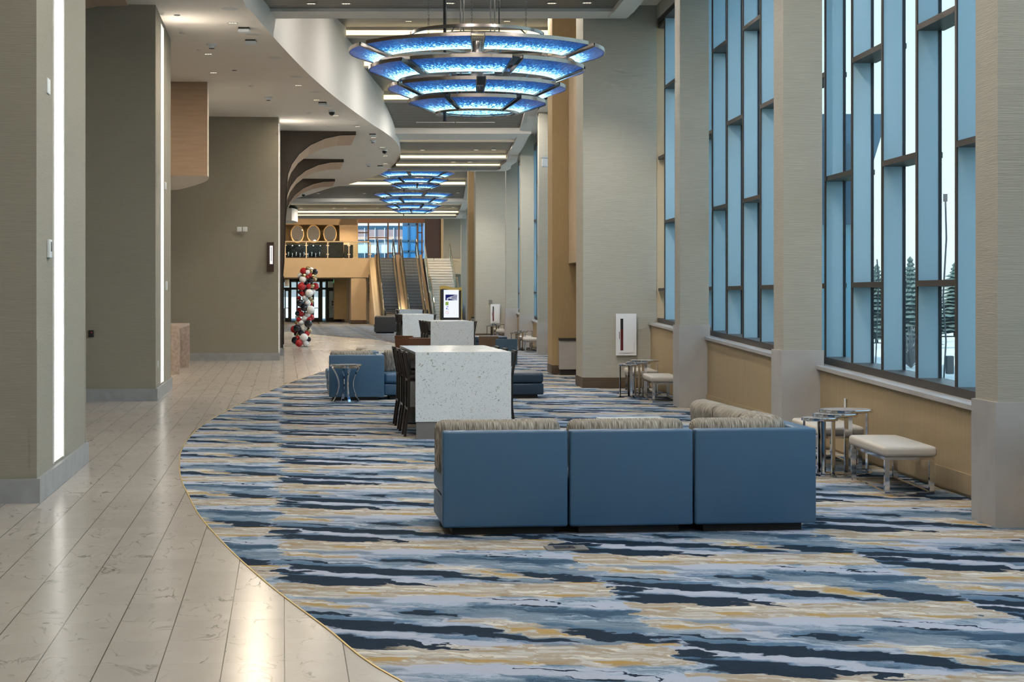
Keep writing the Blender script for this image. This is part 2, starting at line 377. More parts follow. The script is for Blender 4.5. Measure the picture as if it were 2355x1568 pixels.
# ------------------------------------------------------------------ mesh builder
class MB:
    def __init__(s, T=None): s.v = []; s.f = []; s.mi = []; s.sm = []; s.T = T; s.att = []
    def add(s, verts, faces, mi=0, smooth=False, T=None):
        o = len(s.v)
        for p in verts:
            p = Vector(p)
            if T: p = T @ p if isinstance(T, Matrix) else Vector(T(p))
            if s.T: p = s.T @ p if isinstance(s.T, Matrix) else Vector(s.T(p))
            s.v.append(p)
        for f in faces: s.f.append(tuple(i+o for i in f)); s.mi.append(mi); s.sm.append(smooth)
        return s
    def box(s, x0, x1, y0, y1, z0, z1, mi=0, T=None):
        return s.add([(x0,y0,z0),(x1,y0,z0),(x1,y1,z0),(x0,y1,z0),(x0,y0,z1),(x1,y0,z1),(x1,y1,z1),(x0,y1,z1)],
                     [(0,3,2,1),(4,5,6,7),(0,1,5,4),(1,2,6,5),(2,3,7,6),(3,0,4,7)], mi, T=T)
    def quad(s, a, b, c, d, mi=0): return s.add([a,b,c,d], [(0,1,2,3)], mi)
    def prism(s, poly, z0, z1, mi=0, T=None):   # poly ccw in xy; z may be callables
        n = len(poly)
        g = lambda z, p: z(*p) if callable(z) else z
        vs = [(p[0],p[1],g(z0,p)) for p in poly]+[(p[0],p[1],g(z1,p)) for p in poly]
        fs = [tuple(range(n-1,-1,-1)), tuple(range(n,2*n))]+[(i,(i+1)%n,(i+1)%n+n,i+n) for i in range(n)]
        return s.add(vs, fs, mi, T=T)
    def prismxz(s, poly, y0, y1, mi=0, T=None):
        n = len(poly)
        vs = [(p[0],y0,p[1]) for p in poly]+[(p[0],y1,p[1]) for p in poly]
        fs = [tuple(range(n)), tuple(range(2*n-1,n-1,-1))]+[(i,i+n,(i+1)%n+n,(i+1)%n) for i in range(n)]
        return s.add(vs, fs, mi, T=T)
    def prismyz(s, poly, x0, x1, mi=0, T=None):
        n = len(poly)
        vs = [(x0,p[0],p[1]) for p in poly]+[(x1,p[0],p[1]) for p in poly]
        fs = [tuple(range(n-1,-1,-1)), tuple(range(n,2*n))]+[(i,(i+1)%n,(i+1)%n+n,i+n) for i in range(n)]
        return s.add(vs, fs, mi, T=T)
    def lathe(s, prof, n=32, c=(0,0,0), mi=0, a0=0, a1=None, T=None, smooth=True):
        full = a1 is None; a1 = a0+2*PI if full else a1
        m = n if full else n+1
        vs = []; fs = []
        for i in range(m):
            a = a0+(a1-a0)*i/n
            for r, z in prof: vs.append((c[0]+r*math.cos(a), c[1]+r*math.sin(a), c[2]+z))
        k = len(prof)
        for i in range(n):
            j = (i+1) % m
            for q in range(k-1): fs.append((i*k+q, j*k+q, j*k+q+1, i*k+q+1))
        return s.add(vs, fs, mi, smooth, T=T)
    def disc(s, r, z0, z1, n=32, c=(0,0,0), mi=0, T=None):
        return s.lathe([(0.0001,z0),(r,z0),(r,z1),(0.0001,z1)], n, c, mi, T=T, smooth=False)
    def tube(s, pts, r, n=8, mi=0, closed=False, sq=None, T=None, smooth=True, up=None):
        pts = [Vector(p) for p in pts]; m = len(pts); vs = []; fs = []
        for i, p in enumerate(pts):
            a = pts[i-1] if (i > 0 or closed) else p
            b = pts[(i+1) % m] if (i < m-1 or closed) else p
            t = (b-a).normalized()
            u = Vector(up) if up else (Vector((0,0,1)) if abs(t.z) < .9 else Vector((1,0,0)))
            e1 = t.cross(u).normalized(); e2 = e1.cross(t).normalized()
            if sq:
                for sx, sy in ((-1,-1),(1,-1),(1,1),(-1,1)): vs.append(p+e1*sq[0]*sx+e2*sq[1]*sy)
            else:
                for k in range(n):
                    an = 2*PI*k/n; vs.append(p+e1*r*math.cos(an)+e2*r*math.sin(an))
        k = 4 if sq else n
        for i in range(m if closed else m-1):
            j = (i+1) % m
            for q in range(k): fs.append((i*k+q, i*k+(q+1) % k, j*k+(q+1) % k, j*k+q))
        if not closed: fs += [tuple(range(k-1,-1,-1)), tuple(range((m-1)*k, m*k))]
        return s.add(vs, fs, mi, smooth and not sq, T=T)
    def rbox(s, x0, x1, y0, y1, z0, z1, r=.03, seg=3, mi=0, T=None, puff=0):
        c = ((x0+x1)/2, (y0+y1)/2, (z0+z1)/2); h = (abs(x1-x0)/2, abs(y1-y0)/2, abs(z1-z0)/2); r = min(r, min(h)*.98)
        def ax(k):
            q = [h[k], h[k]-r*.3, h[k]-r*.65, h[k]-r]
            if puff: q += [(h[k]-r)*f for f in (.82, .5)]
            return [-v for v in q]+([0] if puff else [])+q[::-1]
        A = [ax(0), ax(1), ax(2)]; thin = h.index(min(h)); vs = []; fs = []; idx = {}
        def vert(p):
            key = tuple(round(v, 6) for v in p)
            if key in idx: return idx[key]
            q = [max(-(h[k]-r), min(h[k]-r, p[k])) for k in range(3)]; d = [p[k]-q[k] for k in range(3)]; L_ = math.sqrt(sum(v*v for v in d)) or 1
            # blend cube shell to rounded shell
            o = [q[k]+d[k]*r/L_ if L_ > 0 else p[k] for k in range(3)]
            if sum(1 for v in d if abs(v) > 1e-9) == 0: o = list(p)
            if puff:
                g = 1
                for k in range(3):
                    if k != thin: g *= max(0, 1-(p[k]/h[k])**2)
                o[thin] += puff*g*math.copysign(1, p[thin]) if abs(p[thin]) > h[thin]-r-1e-6 else 0
            idx[key] = len(vs); vs.append((o[0]+c[0], o[1]+c[1], o[2]+c[2])); return idx[key]
        for k in range(3):
            u, w = (k+1) % 3, (k+2) % 3
            for sg in (-1, 1):
                for i in range(len(A[u])-1):
                    for j in range(len(A[w])-1):
                        q = []
                        for du, dw in ((0,0),(1,0),(1,1),(0,1)):
                            p = [0,0,0]; p[k] = sg*h[k]; p[u] = A[u][i+du]; p[w] = A[w][j+dw]; q.append(vert(p))
                        if sg < 0: q.reverse()
                        if len(set(q)) == 4: fs.append(tuple(q))
        return s.add(vs, fs, mi, True, T=T)
    def sphere(s, c, r, n=16, m=10, mi=0, sc=(1,1,1), T=None):
        prof = [(max(r*math.sin(PI*i/m), 1e-4), -r*math.cos(PI*i/m)) for i in range(m+1)]
        M_ = Matrix.Translation(c) @ Matrix.Diagonal((*sc,1))
        return s.lathe(prof, n, (0,0,0), mi, T=(lambda p: (T @ (M_ @ p)) if T else M_ @ p))
    def build(s, name, mats, parent=None, label=None, sharp=35):
        me = bpy.data.meshes.new(name); me.from_pydata([tuple(p) for p in s.v], [], s.f)
        if not isinstance(mats, (list, tuple)): mats = [mats]
        for m in mats: me.materials.append(m)
        me.polygons.foreach_set('material_index', s.mi); me.polygons.foreach_set('use_smooth', s.sm)
        me.update()
        if any(s.sm): me.set_sharp_from_angle(angle=math.radians(sharp))
        o = bpy.data.objects.new(name, me); COL.objects.link(o)
        if parent: o.parent = parent
        if label: o['label'] = label
        return o

def fixn(o):
    bm = bmesh.new(); bm.from_mesh(o.data); bmesh.ops.recalc_face_normals(bm, faces=bm.faces[:]); bm.to_mesh(o.data); bm.free(); return o
def struct(o): o['kind'] = 'structure'; return o
def thing(name, label, cat, loc=(0,0,0), rz=0, group=None):
    o = bpy.data.objects.new(name, None); COL.objects.link(o); o.empty_display_size = .2
    o.location = loc; o.rotation_euler = (0,0,rz); o['label'] = label; o['category'] = cat
    if group: o['group'] = group
    return o
def tag(o, label, cat, group=None, kind=None):
    o['label'] = label; o['category'] = cat
    if group: o['group'] = group
    if kind: o['kind'] = kind
    return o
def dup(root, loc, rz, label, group=None):
    def cp(o, par):
        c = o.copy(); COL.objects.link(c); c.parent = par
        for ch in kids(o): cp(ch, c)
        return c
    r = cp(root, None); r.location = loc; r.rotation_euler = (0,0,rz); r['label'] = label
    if group: r['group'] = group
    return r
def kids(o): return [c for c in COL.objects if c.parent == o]
TR = Matrix.Translation
def RZ(a): return Matrix.Rotation(a, 4, 'Z')
HALL = RZ(TH)                    # hall-aligned frame
def shear(p): return (xw(p[1])+p[0], p[1], p[2])   # window wall frame: (outward, along, up)

# ------------------------------------------------------------------ camera
cam = bpy.data.cameras.new('camera'); co = bpy.data.objects.new('camera', cam); COL.objects.link(co)
co.location = (0,0,H); co.rotation_euler = (PI/2,0,0)
cam.sensor_width = 36; cam.lens = 36*FL/2355; cam.shift_y = -(784-681)/2355; cam.clip_end = 1000; cam.clip_start = .05
SC.camera = co

# ------------------------------------------------------------------ the curved edge between path and carpet / low ceiling
def smooth(pts, n=5):
    out = []
    P = [pts[0]]+pts+[pts[-1]]
    for i in range(1, len(P)-2):
        a, b, c, d = P[i-1], P[i], P[i+1], P[i+2]
        for k in range(n):
            t = k/n
            out.append(tuple(.5*((2*b[j])+(-a[j]+c[j])*t+(2*a[j]-5*b[j]+4*c[j]-d[j])*t*t+(-a[j]+3*b[j]-3*c[j]+d[j])*t**3) for j in range(2)))
    out.append(tuple(pts[-1])); return out
fl_px = [(925,1568),(745,1440),(619,1345),(527,1262.5),(458.6,1186),(432,1136),(417,1104),(413,1070),(418,1034.5),(444.6,996),(489,963),(563.5,923),(608,903.8),(666,880),(741.7,854)]
floor_near = [(4.2,-12),(3.6,-2),(2.3,3.5),(.7,6.4)]+[tuple(Fl(*p)[:2]) for p in fl_px]
ce_px = [(780,230.6),(849,281),(883,303),(905,320),(917,335),(921,350.5),(918.6,362),(906.7,377.7)]
def CE(px, py):
    D = (6.92-H)*FL/(681-py); return (X(px, D), D)
mid = [CE(*p) for p in ce_px]
floor_far = [tuple(Fl(*p)[:2]) for p in ((900,788),(861.7,781),(808,776.7),(719.5,769),(657,763),(600,760))]
floor_curve = smooth(floor_near+mid[:-1]+floor_far)
ceil_far = [CE(*p) for p in ((883,396),(849,410),(798,425),(760.6,432),(679,455.9))]
cn_px = [(559,0),(582,30.6),(633,90),(686.5,147),(727,186)]
ceil_pts = [(2.0,-12),(-.3,2),(-1.6,9),(-2.9,17),(-4.0,25)]+[CE(*p) for p in cn_px]+mid+ceil_far+[(-15.0,104)]
ceil_curve = smooth(ceil_pts)
def cx_at(D):
    for a, b in zip(ceil_curve, ceil_curve[1:]):
        if a[1] <= D <= b[1]: return a[0]+(b[0]-a[0])*(D-a[1])/max(b[1]-a[1],1e-6)
    return -17.0 if D > 90 else ceil_curve[0][0]

# floors
LX = -34
b = MB(); b.add([(p[0],p[1],0) for p in floor_curve]+[(LX,floor_curve[-1][1],0),(LX,-12,0)], [tuple(range(len(floor_curve)+1,-1,-1))[::-1]])
fo = struct(b.build('floor', m_tile))
def flipup(o):
    if o.data.polygons and o.data.polygons[0].normal.z < 0: o.data.flip_normals()
    return o
flipup(fo)
b = MB(); b.add([(p[0],p[1],0) for p in floor_curve]+[(LX,floor_curve[-1][1],0),(LX,150,0),(xw(150)+.3,150,0),(xw(-12)+.3,-12,0)], [tuple(range(len(floor_curve)+4))])
fc = flipup(struct(b.build('floor', m_carpet)))
b = MB(); b.tube([(p[0],p[1],.0015) for p in floor_curve], .006, 6, sq=(.005,.0035)); struct(b.build('trim_1', m_brass))

# ------------------------------------------------------------------ left walls and pillars
def pillar(px, py, w, d, top, inset=.035, s0=1.2, s1=1.98, strip=True, proud=.0, name='wall_left'):
    p = Fl(px, py); T = TR(p) @ HALL
    b = MB(T); b.box(-w, -inset, inset, d-inset, .2, top); o = struct(b.build(name, m_wall))
    b = MB(T); b.box(-w-.01, 0, 0, d, 0, .215); b.build('stone_base', m_base, o)
    b = MB(T)      # low corner guards
    b.box(-inset-.06, -inset+.004, inset-.004, inset+.03, .215, 1.45); b.box(-inset-.03, -inset+.004, d-inset-.05, d-inset+.004, .215, 1.45); b.build('corner_guard', m_wall, o)
    if strip:
        b = MB(T); x0 = -inset+proud
        b.box(x0-.06, x0+.006, s0, s1, .25, top-.12); b.build('light_strip', m_led, o)
        b = MB(T); b.box(x0-.02, x0+.012, s0-.02, s0, .24, top-.1); b.box(x0-.02, x0+.012, s1, s1+.02, .24, top-.1); b.build('strip_trim', m_white, o)
    return o, T
LZ = 6.92
L1, T1 = pillar(92, 1157, 3.2, 4.1, LZ)
L2, T2 = pillar(362, 922, 4.0, 4.41, LZ, s0=1.26, s1=2.1)
L3, T3 = pillar(643, 829, 9.0, 2.6, LZ, s0=.6, s1=1.6, proud=.035)
# outer shell on the left and behind
b = MB(HALL); b.box(-9.5, -9.2, -16, 130, 0, 9.6); struct(b.build('wall_left', m_wall))
b = MB(); b.box(-40, 12, -12.4, -12, 0, 9.8); struct(b.build('wall_back', m_wall))

# devices on the pillars (local: outward = +x beyond -.035)
def small(name, T, parts, label, cat, group=None):
    t = thing(name, label, cat, T @ Vector(parts[0][1]), TH, group)
    for i, (nm, c, s, m) in enumerate(parts):
        b = MB(); q = Vector(c)-Vector(parts[0][1]); b.rbox(q.x-s[0]/2, q.x+s[0]/2, q.y-s[1]/2, q.y+s[1]/2, q.z-s[2]/2, q.z+s[2]/2, r=min(s)*.25, seg=2); b.build(nm, m, t)
    return t
def sideL(T, px, D):          # position along the side face
    return 0
small('intercom', T1, [('housing',(-.02,.83,2.27),(.03,.17,.17),m_whiteplast),('keypad',(-.003,.83,2.29),(.006,.07,.09),m_kick)], 'small white wall intercom beside the lit strip of the nearest left pillar', 'intercom')
small('wall_plate', T1, [('plate',(-.03,.83,3.78),(.012,.2,.14),m_whiteplast)], 'pale blue vented plate high on the nearest left pillar', 'plate')
small('fire_alarm_strobe', T2, [('housing',(-.02,2.45,3.9-.0),(.04,.14,.14),m_whiteplast)], 'tiny white device beside the lit strip of the second left pillar', 'alarm')
small('thermostat', T2, [('housing',(-.02,2.7,2.03),(.05,.1,.17),m_whiteplast)], 'white wall handset just right of the lit strip on the second left pillar', 'thermostat')
small('wall_outlet', T2, [('plate',(-.03,.6,.62),(.012,.08,.12),m_whiteplast)], 'small white outlet plate low on the side of the second left pillar', 'outlet')
t = thing('card_reader', 'small black card reader with a red light on the dark second left pillar front', 'card reader', W(209.5,767,31.75), TH)
b = MB(); b.rbox(-.045,.045,-.015,.02,-.06,.06,r=.008); b.build('housing', m_black, t)
b = MB(); b.sphere((.01,-.016,.02), .004); b.build('indicator_light', emis('red_led',(1,.02,.02),3), t)
# plates and sconce on the third pillar
for px, lab in ((550.5,'left of the two small white square plates high on the olive wall'),(563.5,'right of the two small white square plates high on the olive wall')):
    p = W(px,527,51.75 - (643-px)/FL*51.9*math.tan(TH)); o = MB(RZ(TH)).rbox(-.065,.065,-.02,.01,-.065,.065,r=.008).build('wall_plate', m_whiteplast); o.location = p; tag(o, lab, 'plate', 'white plates on the olive wall')
p = W(622,591,51.9); p.y -= .03
t = thing('wall_sconce', 'tall dark rectangular wall sconce with a white tube at the end of the olive wall', 'sconce', (p.x, p.y, p.z), TH)
b = MB(); b.box(-.1,.1,-.005,.03,-.42,.42); b.build('back_plate', m_darkwall, t)
b = MB(); b.box(-.015,.07,-.06,-.005,-.2,.32); b.build('lamp_shade', m_tube, t)
b = MB(); b.box(.02,.032,-.064,-.06,-.12,.28); b.build('slot', m_dark, t)

# wood pier under the arches, hall coordinates
def hallbox(b, x0, x1, y0, y1, z0, z1, mi=0): return b.box(x0,x1,y0,y1,z0,z1,mi,T=HALL)
prof = [(2.22,6.92),(2.22,6.82),(1.73,6.80),(1.28,6.70),(.82,6.49),(.476,6.21),(.247,5.89),(.134,5.59),(.10,5.25),(.077,4.94),(.066,4.4),(.05,3.9),(.03,3.3),(-.02,2.7),(-.02,.22)]
arch_lab = ['nearest of the three wooden arches curving down beyond the olive wall','middle of the three wooden arches curving down from the white ceiling','farthest of the three wooden arches curving down from the white ceiling']
for i, Y0 in enumerate((56.6, 68.1, 79.6)):
    t = thing('wooden_arch', arch_lab[i], 'arch', cor(-.3, Y0), TH, 'wooden arches along the path')
    poly = [(-1.2,.22),(-1.2,6.92)]+prof
    poly = [(p[0]+.3,p[1]) for p in poly]
    b = MB(); n = len(poly); 
    b.add([(p[0],0,p[1]) for p in poly]+[(p[0],4.0,p[1]) for p in poly], [tuple(range(n-1,-1,-1)), tuple(range(n,2*n))], 0)
    for k in range(n):
        k2 = (k+1) % n; s_ = len(b.v)
        a, c = poly[k], poly[k2]
        soff = 3 <= k <= 9
        b.add([(a[0],0,a[1]),(c[0],0,c[1]),(c[0],4.0,c[1]),(a[0],4.0,a[1])], [(0,1,2,3)], 1 if soff else 0, smooth=soff)
    fixn(b.build('fin', [m_wood, m_soffit], t))
    b = MB(); pts = [(p[0]+.3, -.012, p[1]) for p in prof[1:]]
    b.tube(pts, .02, sq=(.018,.012)); b.build('edge_trim', m_dark, t)
    b = MB(); b.box(-.92,.32,-.03,4.03,0,.24); b.build('stone_base', m_base, t)
# brown arch soffit in front of the second pillar
t = thing('wooden_arch', 'brown wooden arch soffit at the top left, against the head of the second pillar', 'arch', cor(-4.0, 27.8), TH)
pr2 = [(p[0]-4.87+4.0, p[1]) for p in prof[:7]]+[(-4.87+.247+4.0-3, 5.0),(-7+4.0,5.0),(-7+4.0,6.92)]
sh = (X(302,32)*CT+32*ST) - (2.22-4.87)
pr2 = [(p[0]+sh, p[1]) for p in pr2]
b = MB(); n = len(pr2)
b.add([(p[0],0,p[1]) for p in pr2]+[(p[0],4.15,p[1]) for p in pr2], [tuple(range(n)), tuple(range(2*n-1,n-1,-1))]+[(k,(k+1)%n,(k+1)%n+n,k+n) for k in range(n)])
fixn(b.build('fin', m_woodlt, t))

# door leaf with frame beyond the first arch
t = thing('glass_door', 'narrow black framed glass door seen edge-on beside the balloon column', 'door', cor(.02, 66.3), TH)
b = MB(); b.box(-.06,0,0,.05,0,2.55); b.box(-.06,0,1.6,1.66,0,2.55); b.box(-.06,0,0,1.66,2.48,2.55); b.box(-.06,0,0,1.66,0,.12); b.build('frame', m_black, t)
b = MB(); b.box(-.035,-.025,.05,1.6,.12,2.48); b.build('pane', m_railglass, t)
b = MB(); b.box(.0,.04,.08,.1,.9,1.4); b.build('handle', m_chrome, t)

# bulkhead with rounded end
b = MB(); P = [(477,404),(480,409.7),(472,417.7),(446,427),(414.6,435),(397,437)]
pts = []
for px, py in P:
    D = (4.69-H)*FL/(681-py); pts.append((X(px,D), D))
pts = smooth(pts, 4); pts = pts+[(-14,pts[-1][1]+.2),(-14,43.36)]
b.prism(pts, 4.69, 6.95); fixn(b.build('wall_left', m_woodlt)); o = COL.objects[-1]
o.data.materials.append(m_paint); o['kind'] = 'structure'
for p in o.data.polygons:
    if abs(p.normal.z) > .5 or p.normal.x > .35: p.material_index = 1
# far rounded bulkhead
b = MB(); q = W(684,510,108); b.prism(smooth([(q.x-.1,106),(q.x,107),(q.x-.1,109),(q.x-.8,111)],4)+[(-20,112),(-20,106)], Z(510,108), 6.95); struct(fixn(b.build('wall_left', m_paint)))

# reception counter
a0 = Vector((X(413,42.7),42.7,0)); a1 = Vector((X(436,46.9),46.9,0))
d = (a1-a0); ang = math.atan2(-d.x, d.y); Ln = d.length
t = thing('reception_counter', 'pinkish speckled stone reception counter end beyond the second left pillar', 'counter', a0, ang)
b = MB(); b.box(-1.4,0,0,.09,0,1.08); b.build('end_panel', m_counter, t)
b = MB(); b.box(-1.4,0,Ln-.09,Ln,0,1.08); b.build('end_panel', m_counter, t)
b = MB(); b.box(-1.4,0,0,Ln,1.08,1.14); b.build('worktop', m_counter, t)
b = MB(); b.box(-1.1,-1.0,.09,Ln-.09,.0,1.08); b.build('front_panel', m_counter, t)
b = MB(); b.box(-.4,-.1,Ln-.3,Ln-.2,1.066,1.078); b.build('counter_light', m_lampw, t)

# ------------------------------------------------------------------ ceilings
# low path ceiling and its tall curved fascia
b = MB(); n = len(ceil_curve)
b.add([(p[0],p[1],LZ) for p in ceil_curve]+[(LX,104,LZ),(LX,-12,LZ)], [tuple(range(n+2))]); o = struct(b.build('ceiling', m_paint))
if o.data.polygons[0].normal.z > 0: o.data.flip_normals()
b = MB()
for p, q in zip(ceil_curve, ceil_curve[1:]):
    b.add([(p[0],p[1],LZ),(q[0],q[1],LZ),(q[0],q[1],9.6),(p[0],p[1],9.6)], [(0,1,2,3)], 0, True)
o = struct(b.build('trim_2', m_fascia)); 
bm = bmesh.new(); bm.from_mesh(o.data); bmesh.ops.remove_doubles(bm, verts=bm.verts[:], dist=.001); bm.to_mesh(o.data); bm.free()
b = MB(); b.prism([(-40,-12.4),(xw(-12.4)+.46,-12.4),(xw(143)+.46,143),(-40,143)], 9.6, 9.8); struct(b.build('ceiling', m_beam))

def edge(D): return .616-.0697*(D-60)
# one bay: slatted panels (start, z, end, z)
panels = [(36.2,9.25,45.4,9.2),(45.8,8.97,48.7,9.0),(48.9,8.76,52.3,8.62),(52.5,8.40,56.4,8.16),(56.7,7.86,59.8,7.34),(62.6,7.12,65.9,6.99),(66.1,6.80,69.4,6.88),(69.6,6.78,71.8,6.86),(72.0,7.42,78.4,7.40)]
strips = [(45.7,9.07,.10),(48.8,8.87,.12),(52.4,8.50,.12),(56.55,7.99,.13),(62.4,7.22,.10),(66.0,6.87,.08),(69.5,6.83,.05)]
def zprof(D):
    d = D
    while d < 36.2: d += PER
    while d >= 36.2+PER: d -= PER
    for p in panels:
        if p[0] <= d <= p[2]: return p[1]+(p[3]-p[1])*(d-p[0])/(p[2]-p[0])
    ks = sorted([(p[0],p[1]) for p in panels]+[(p[2],p[3]) for p in panels])
    for a, c in zip(ks, ks[1:]):
        if a[0] <= d <= c[0]: return a[1]+(c[1]-a[1])*(d-a[0])/max(c[0]-a[0],1e-6)
    return 7.42
END = 115.6
for bay in (-1, 0, 1):
    o_ = bay*PER; b = MB()
    for (d0,z0,d1,z1) in panels:
        d0 += o_; d1 += o_
        if d1 < -12 or d0 > END: continue
        d0 = max(d0,-12); d1 = min(d1, END)
        n = max(2, int((d1-d0)/.8))
        for k in range(n):
            a = d0+(d1-d0)*k/n; c = d0+(d1-d0)*(k+1)/n
            za = z0+(z1-z0)*k/n; zc = z0+(z1-z0)*(k+1)/n
            b.quad((cx_at(a),a,za),(cx_at(c),c,zc),(edge(c)-.1,c,zc),(edge(a)-.1,a,za))
    struct(b.build('ceiling', m_slat))
    b = MB(); s = MB(); k_ = 0
    def riser(D, zt, zb, depth=.12):
        b.box(cx_at(D), edge(D)-.05, D, D+depth, zb, zt+.05)
    for i, (D, zc, hh) in enumerate(strips):
        D += o_
        if D < -12 or D > END: continue
        p = panels[[0,1,2,3,4,5,6][i]]
        prev = [9.2,9.0,8.62,8.16,7.5,6.99,6.88][i]
        nxt = [8.97,8.76,8.40,7.86,7.12,6.80,6.78][i]
        riser(D, prev+.02, zc+hh/2); b.box(cx_at(D), edge(D)-.05, D, D+.12, nxt-.02, zc-hh/2)
        so = MB().box(cx_at(D), edge(D)-.42, D-.012, D+.08, zc-hh/2, zc+hh/2).build('cove_light', m_cove)
        wh = ['in the ceiling waves overhead','in the wave behind the first chandelier','in the far wave of the twin chandeliers'][bay+1]
        tag(so, '%s glowing cove strip from the viewer %s' % (['first','second','third','fourth','fifth','sixth','seventh'][i], wh), 'cove light', 'warm cove strips')
    for D0, D1, zb, zt in ((35.4,36.3,7.40,7.62),(59.8,62.3,7.15,7.36),(71.7,72.1,6.76,7.5),(78.4,79.3,7.34,9.3),(36.0,36.3,7.5,9.3)):
        D0 += o_; D1 += o_
        if D1 < -12 or D0 > END: continue
        for k in range(4):
            a = D0+(D1-D0)*k/4; c = D0+(D1-D0)*(k+1)/4
            b.prism([(cx_at(a),a),(edge(a),a),(edge(c),c),(cx_at(c),c)], zb, zt)
    struct(b.build('trim_3', m_beam)); 
# white frame along the window side of the ceiling waves
b = MB(); D = -12.0
while D < END:
    c = min(D+.4, END); za, zc = min(zprof(D),9.0)-.10, min(zprof(c),9.0)-.10
    xa, xc = edge(D), edge(c)
    vs = [(xa-.38,D,za),(xa,D,za),(xc,c,zc),(xc-.38,c,zc),(xa-.38,D,za+.4),(xa,D,9.4),(xc,c,9.4),(xc-.38,c,zc+.4)]
    b.add(vs, [(0,1,2,3),(1,5,6,2),(0,3,7,4)]); D = c
fixn(struct(b.build('trim_4', m_beam)))
# perimeter ceiling over the windows
b = MB(); b.add([(edge(-12)-.02,-12,7.63),(edge(128)-.02,128,7.63),(xw(128)+.5,128,7.63),(xw(-12)+.5,-12,7.63)], [(0,1,2,3)]); o = struct(b.build('ceiling', m_paint))
b = MB(); b.box(-20, xw(116), END, END+.3, 6.74, 9.6); struct(b.build('trim_5', m_beam))

# ------------------------------------------------------------------ window wall
def sill(D, bay): return .857+.0228*(D-16.55-PER*bay)
wn = 0
for bay in (-1, 0, 1, 2):
    o_ = bay*PER
    w0, w1 = 1.1+o_, 36.43+o_
    if bay == -1: w0 = -12; w1 = 36.43+o_; 
    w0 = max(w0,-12); w1 = min(w1, 128)
    if w1 <= w0: continue
    sz = lambda x, y: sill(y, bay)
    # low wall, skirting, stone sill, upper wall
    b = MB(shear); b.prism([(0,w0),(.45,w0),(.45,w1),(0,w1)], 0, lambda x,y: sill(y,bay)-.045); wl = struct(b.build('wall_right', m_wains))
    b = MB(shear); b.prism([(-.018,w0),(0,w0),(0,w1),(-.018,w1)], .03, .215); b.build('skirting', m_wains, wl)
    b = MB(shear); b.prism([(-.05,w0),(.46,w0),(.46,w1),(-.05,w1)], lambda x,y: sill(y,bay)-.045, sz); b.build('window_ledge', m_stone, wl)
    b = MB(shear); b.prism([(.12,w0),(.45,w0),(.45,w1),(.12,w1)], 7.35, 9.6); struct(b.build('wall_right', m_wallR))
    # piers
    piers = [6.67, 14.45, 22.24, 30.02]
    bounds = [w0]
    for P0 in piers:
        D = P0+o_
        if D < w0 or D > w1-1: continue
        cap = .99+.0232*(D-14.45-o_)
        b = MB(shear); b.box(-.445, .03, D+.03, D+.57, 0, 7.7); po = struct(b.build('wall_right', m_wallR))
        b = MB(shear); b.prism([(-.47,D),(.045,D),(.045,D+.6),(-.47,D+.6)], 0, cap); b.build('stone_cladding', m_stone, po)
        bounds += [D+.3, D+.3]
    bounds.append(w1)
    for k in range(0, len(bounds)-1, 2):
        a, c = bounds[k], bounds[k+1]
        if c-a < 1: continue
        if bay == 2 and a > 118: continue
        wn += 1
        b = MB(shear)
        b.prism([(.14,a),(.43,a),(.43,c),(.14,c)], sz, lambda x,y: sill(y,bay)+.085)
        b.prism([(.14,a),(.43,a),(.43,c),(.14,c)], 7.25, 7.37)
        win = struct(b.build('window_%d' % wn, m_frame))
        b = MB(shear); b.prism([(.385,a),(.39,a),(.39,c),(.385,c)], lambda x,y: sill(y,bay)+.08, 7.27); b.build('pane', m_glass, win)
        ks = [kk for kk in range(-12, 18) if a < 14.85+1.298*kk+o_ < c]
        for kk in ks:
            D = 14.85+1.298*kk+o_; zb = sill(D,bay)+.08
            b = MB(shear); b.box(.15,.165,D-.028,D+.028,zb,7.26,0); b.box(.165,.372,D-.022,D+.022,zb,7.26,1); b.box(.372,.405,D-.030,D+.030,zb,7.26,2)
            b.build('mullion', [m_frame, m_fin, m_frameblk], win)
        edges_ = [a]+[14.85+1.298*kk+o_ for kk in ks]+[c]
        for e0, e1 in zip(edges_, edges_[1:]):
            kidx = round((e1-14.85-o_)/1.298) if e1 != c else round((e0-14.85-o_)/1.298)+1
            hs = (3.25, 5.87) if kidx % 2 == 0 else (1.93, 4.55, 7.17)
            if kidx % 2 == 0: hs = (3.25, 5.87)
            for hz in hs:
                if hz > 7.2: continue
                b = MB(shear); b.box(.15,.43,e0+.022,e1-.022,hz,hz+.06); b.build('transom', m_frame, win)
# which cells carry which heights was read off the photo; parity is fixed above
# blocks at the ends of the window bays
for bay in (-1, 0, 1, 2):
    o_ = bay*PER
    if bay >= 0:
        D = 36.43+o_
        b = MB(shear); b.box(-1.347, .12, D, D+1.33, .205, 9.6); bo = struct(b.build('wall_right', m_wallR))
        b = MB(shear); b.box(-1.36, .1, D-.015, D+1.345, 0, .208); b.build('skirting', m_woodbase, bo)
        b = MB(shear); b.box(.10, .46, D+.02, D+1.33, 0, 9.6); struct(b.build('wall_right', m_tan))
        b = MB(shear); b.box(-1.352, -1.27, D-.004, D+.03, .208, 1.44); b.build('corner_guard', m_wallR, bo)
    D = 43.03+o_
    if D < 125:
        b = MB(shear); b.box(-1.357, .46, D, D+1.16, .2, 9.6); bo = struct(b.build('wall_right', m_ochre))
        b = MB(shear); b.box(-1.37, .4, D-.015, D+1.175, 0, .205); b.build('skirting', m_woodbase, bo)
        b = MB(shear); b.box(.0, .46, D-5.3, D+.1, 0, 9.6); struct(b.build('wall_right', m_ochre))
        b = MB(shear); b.box(-.98, .05, D-4.9, D-.02, 2.6, 7.6); struct(b.build('wall_right', m_tan))

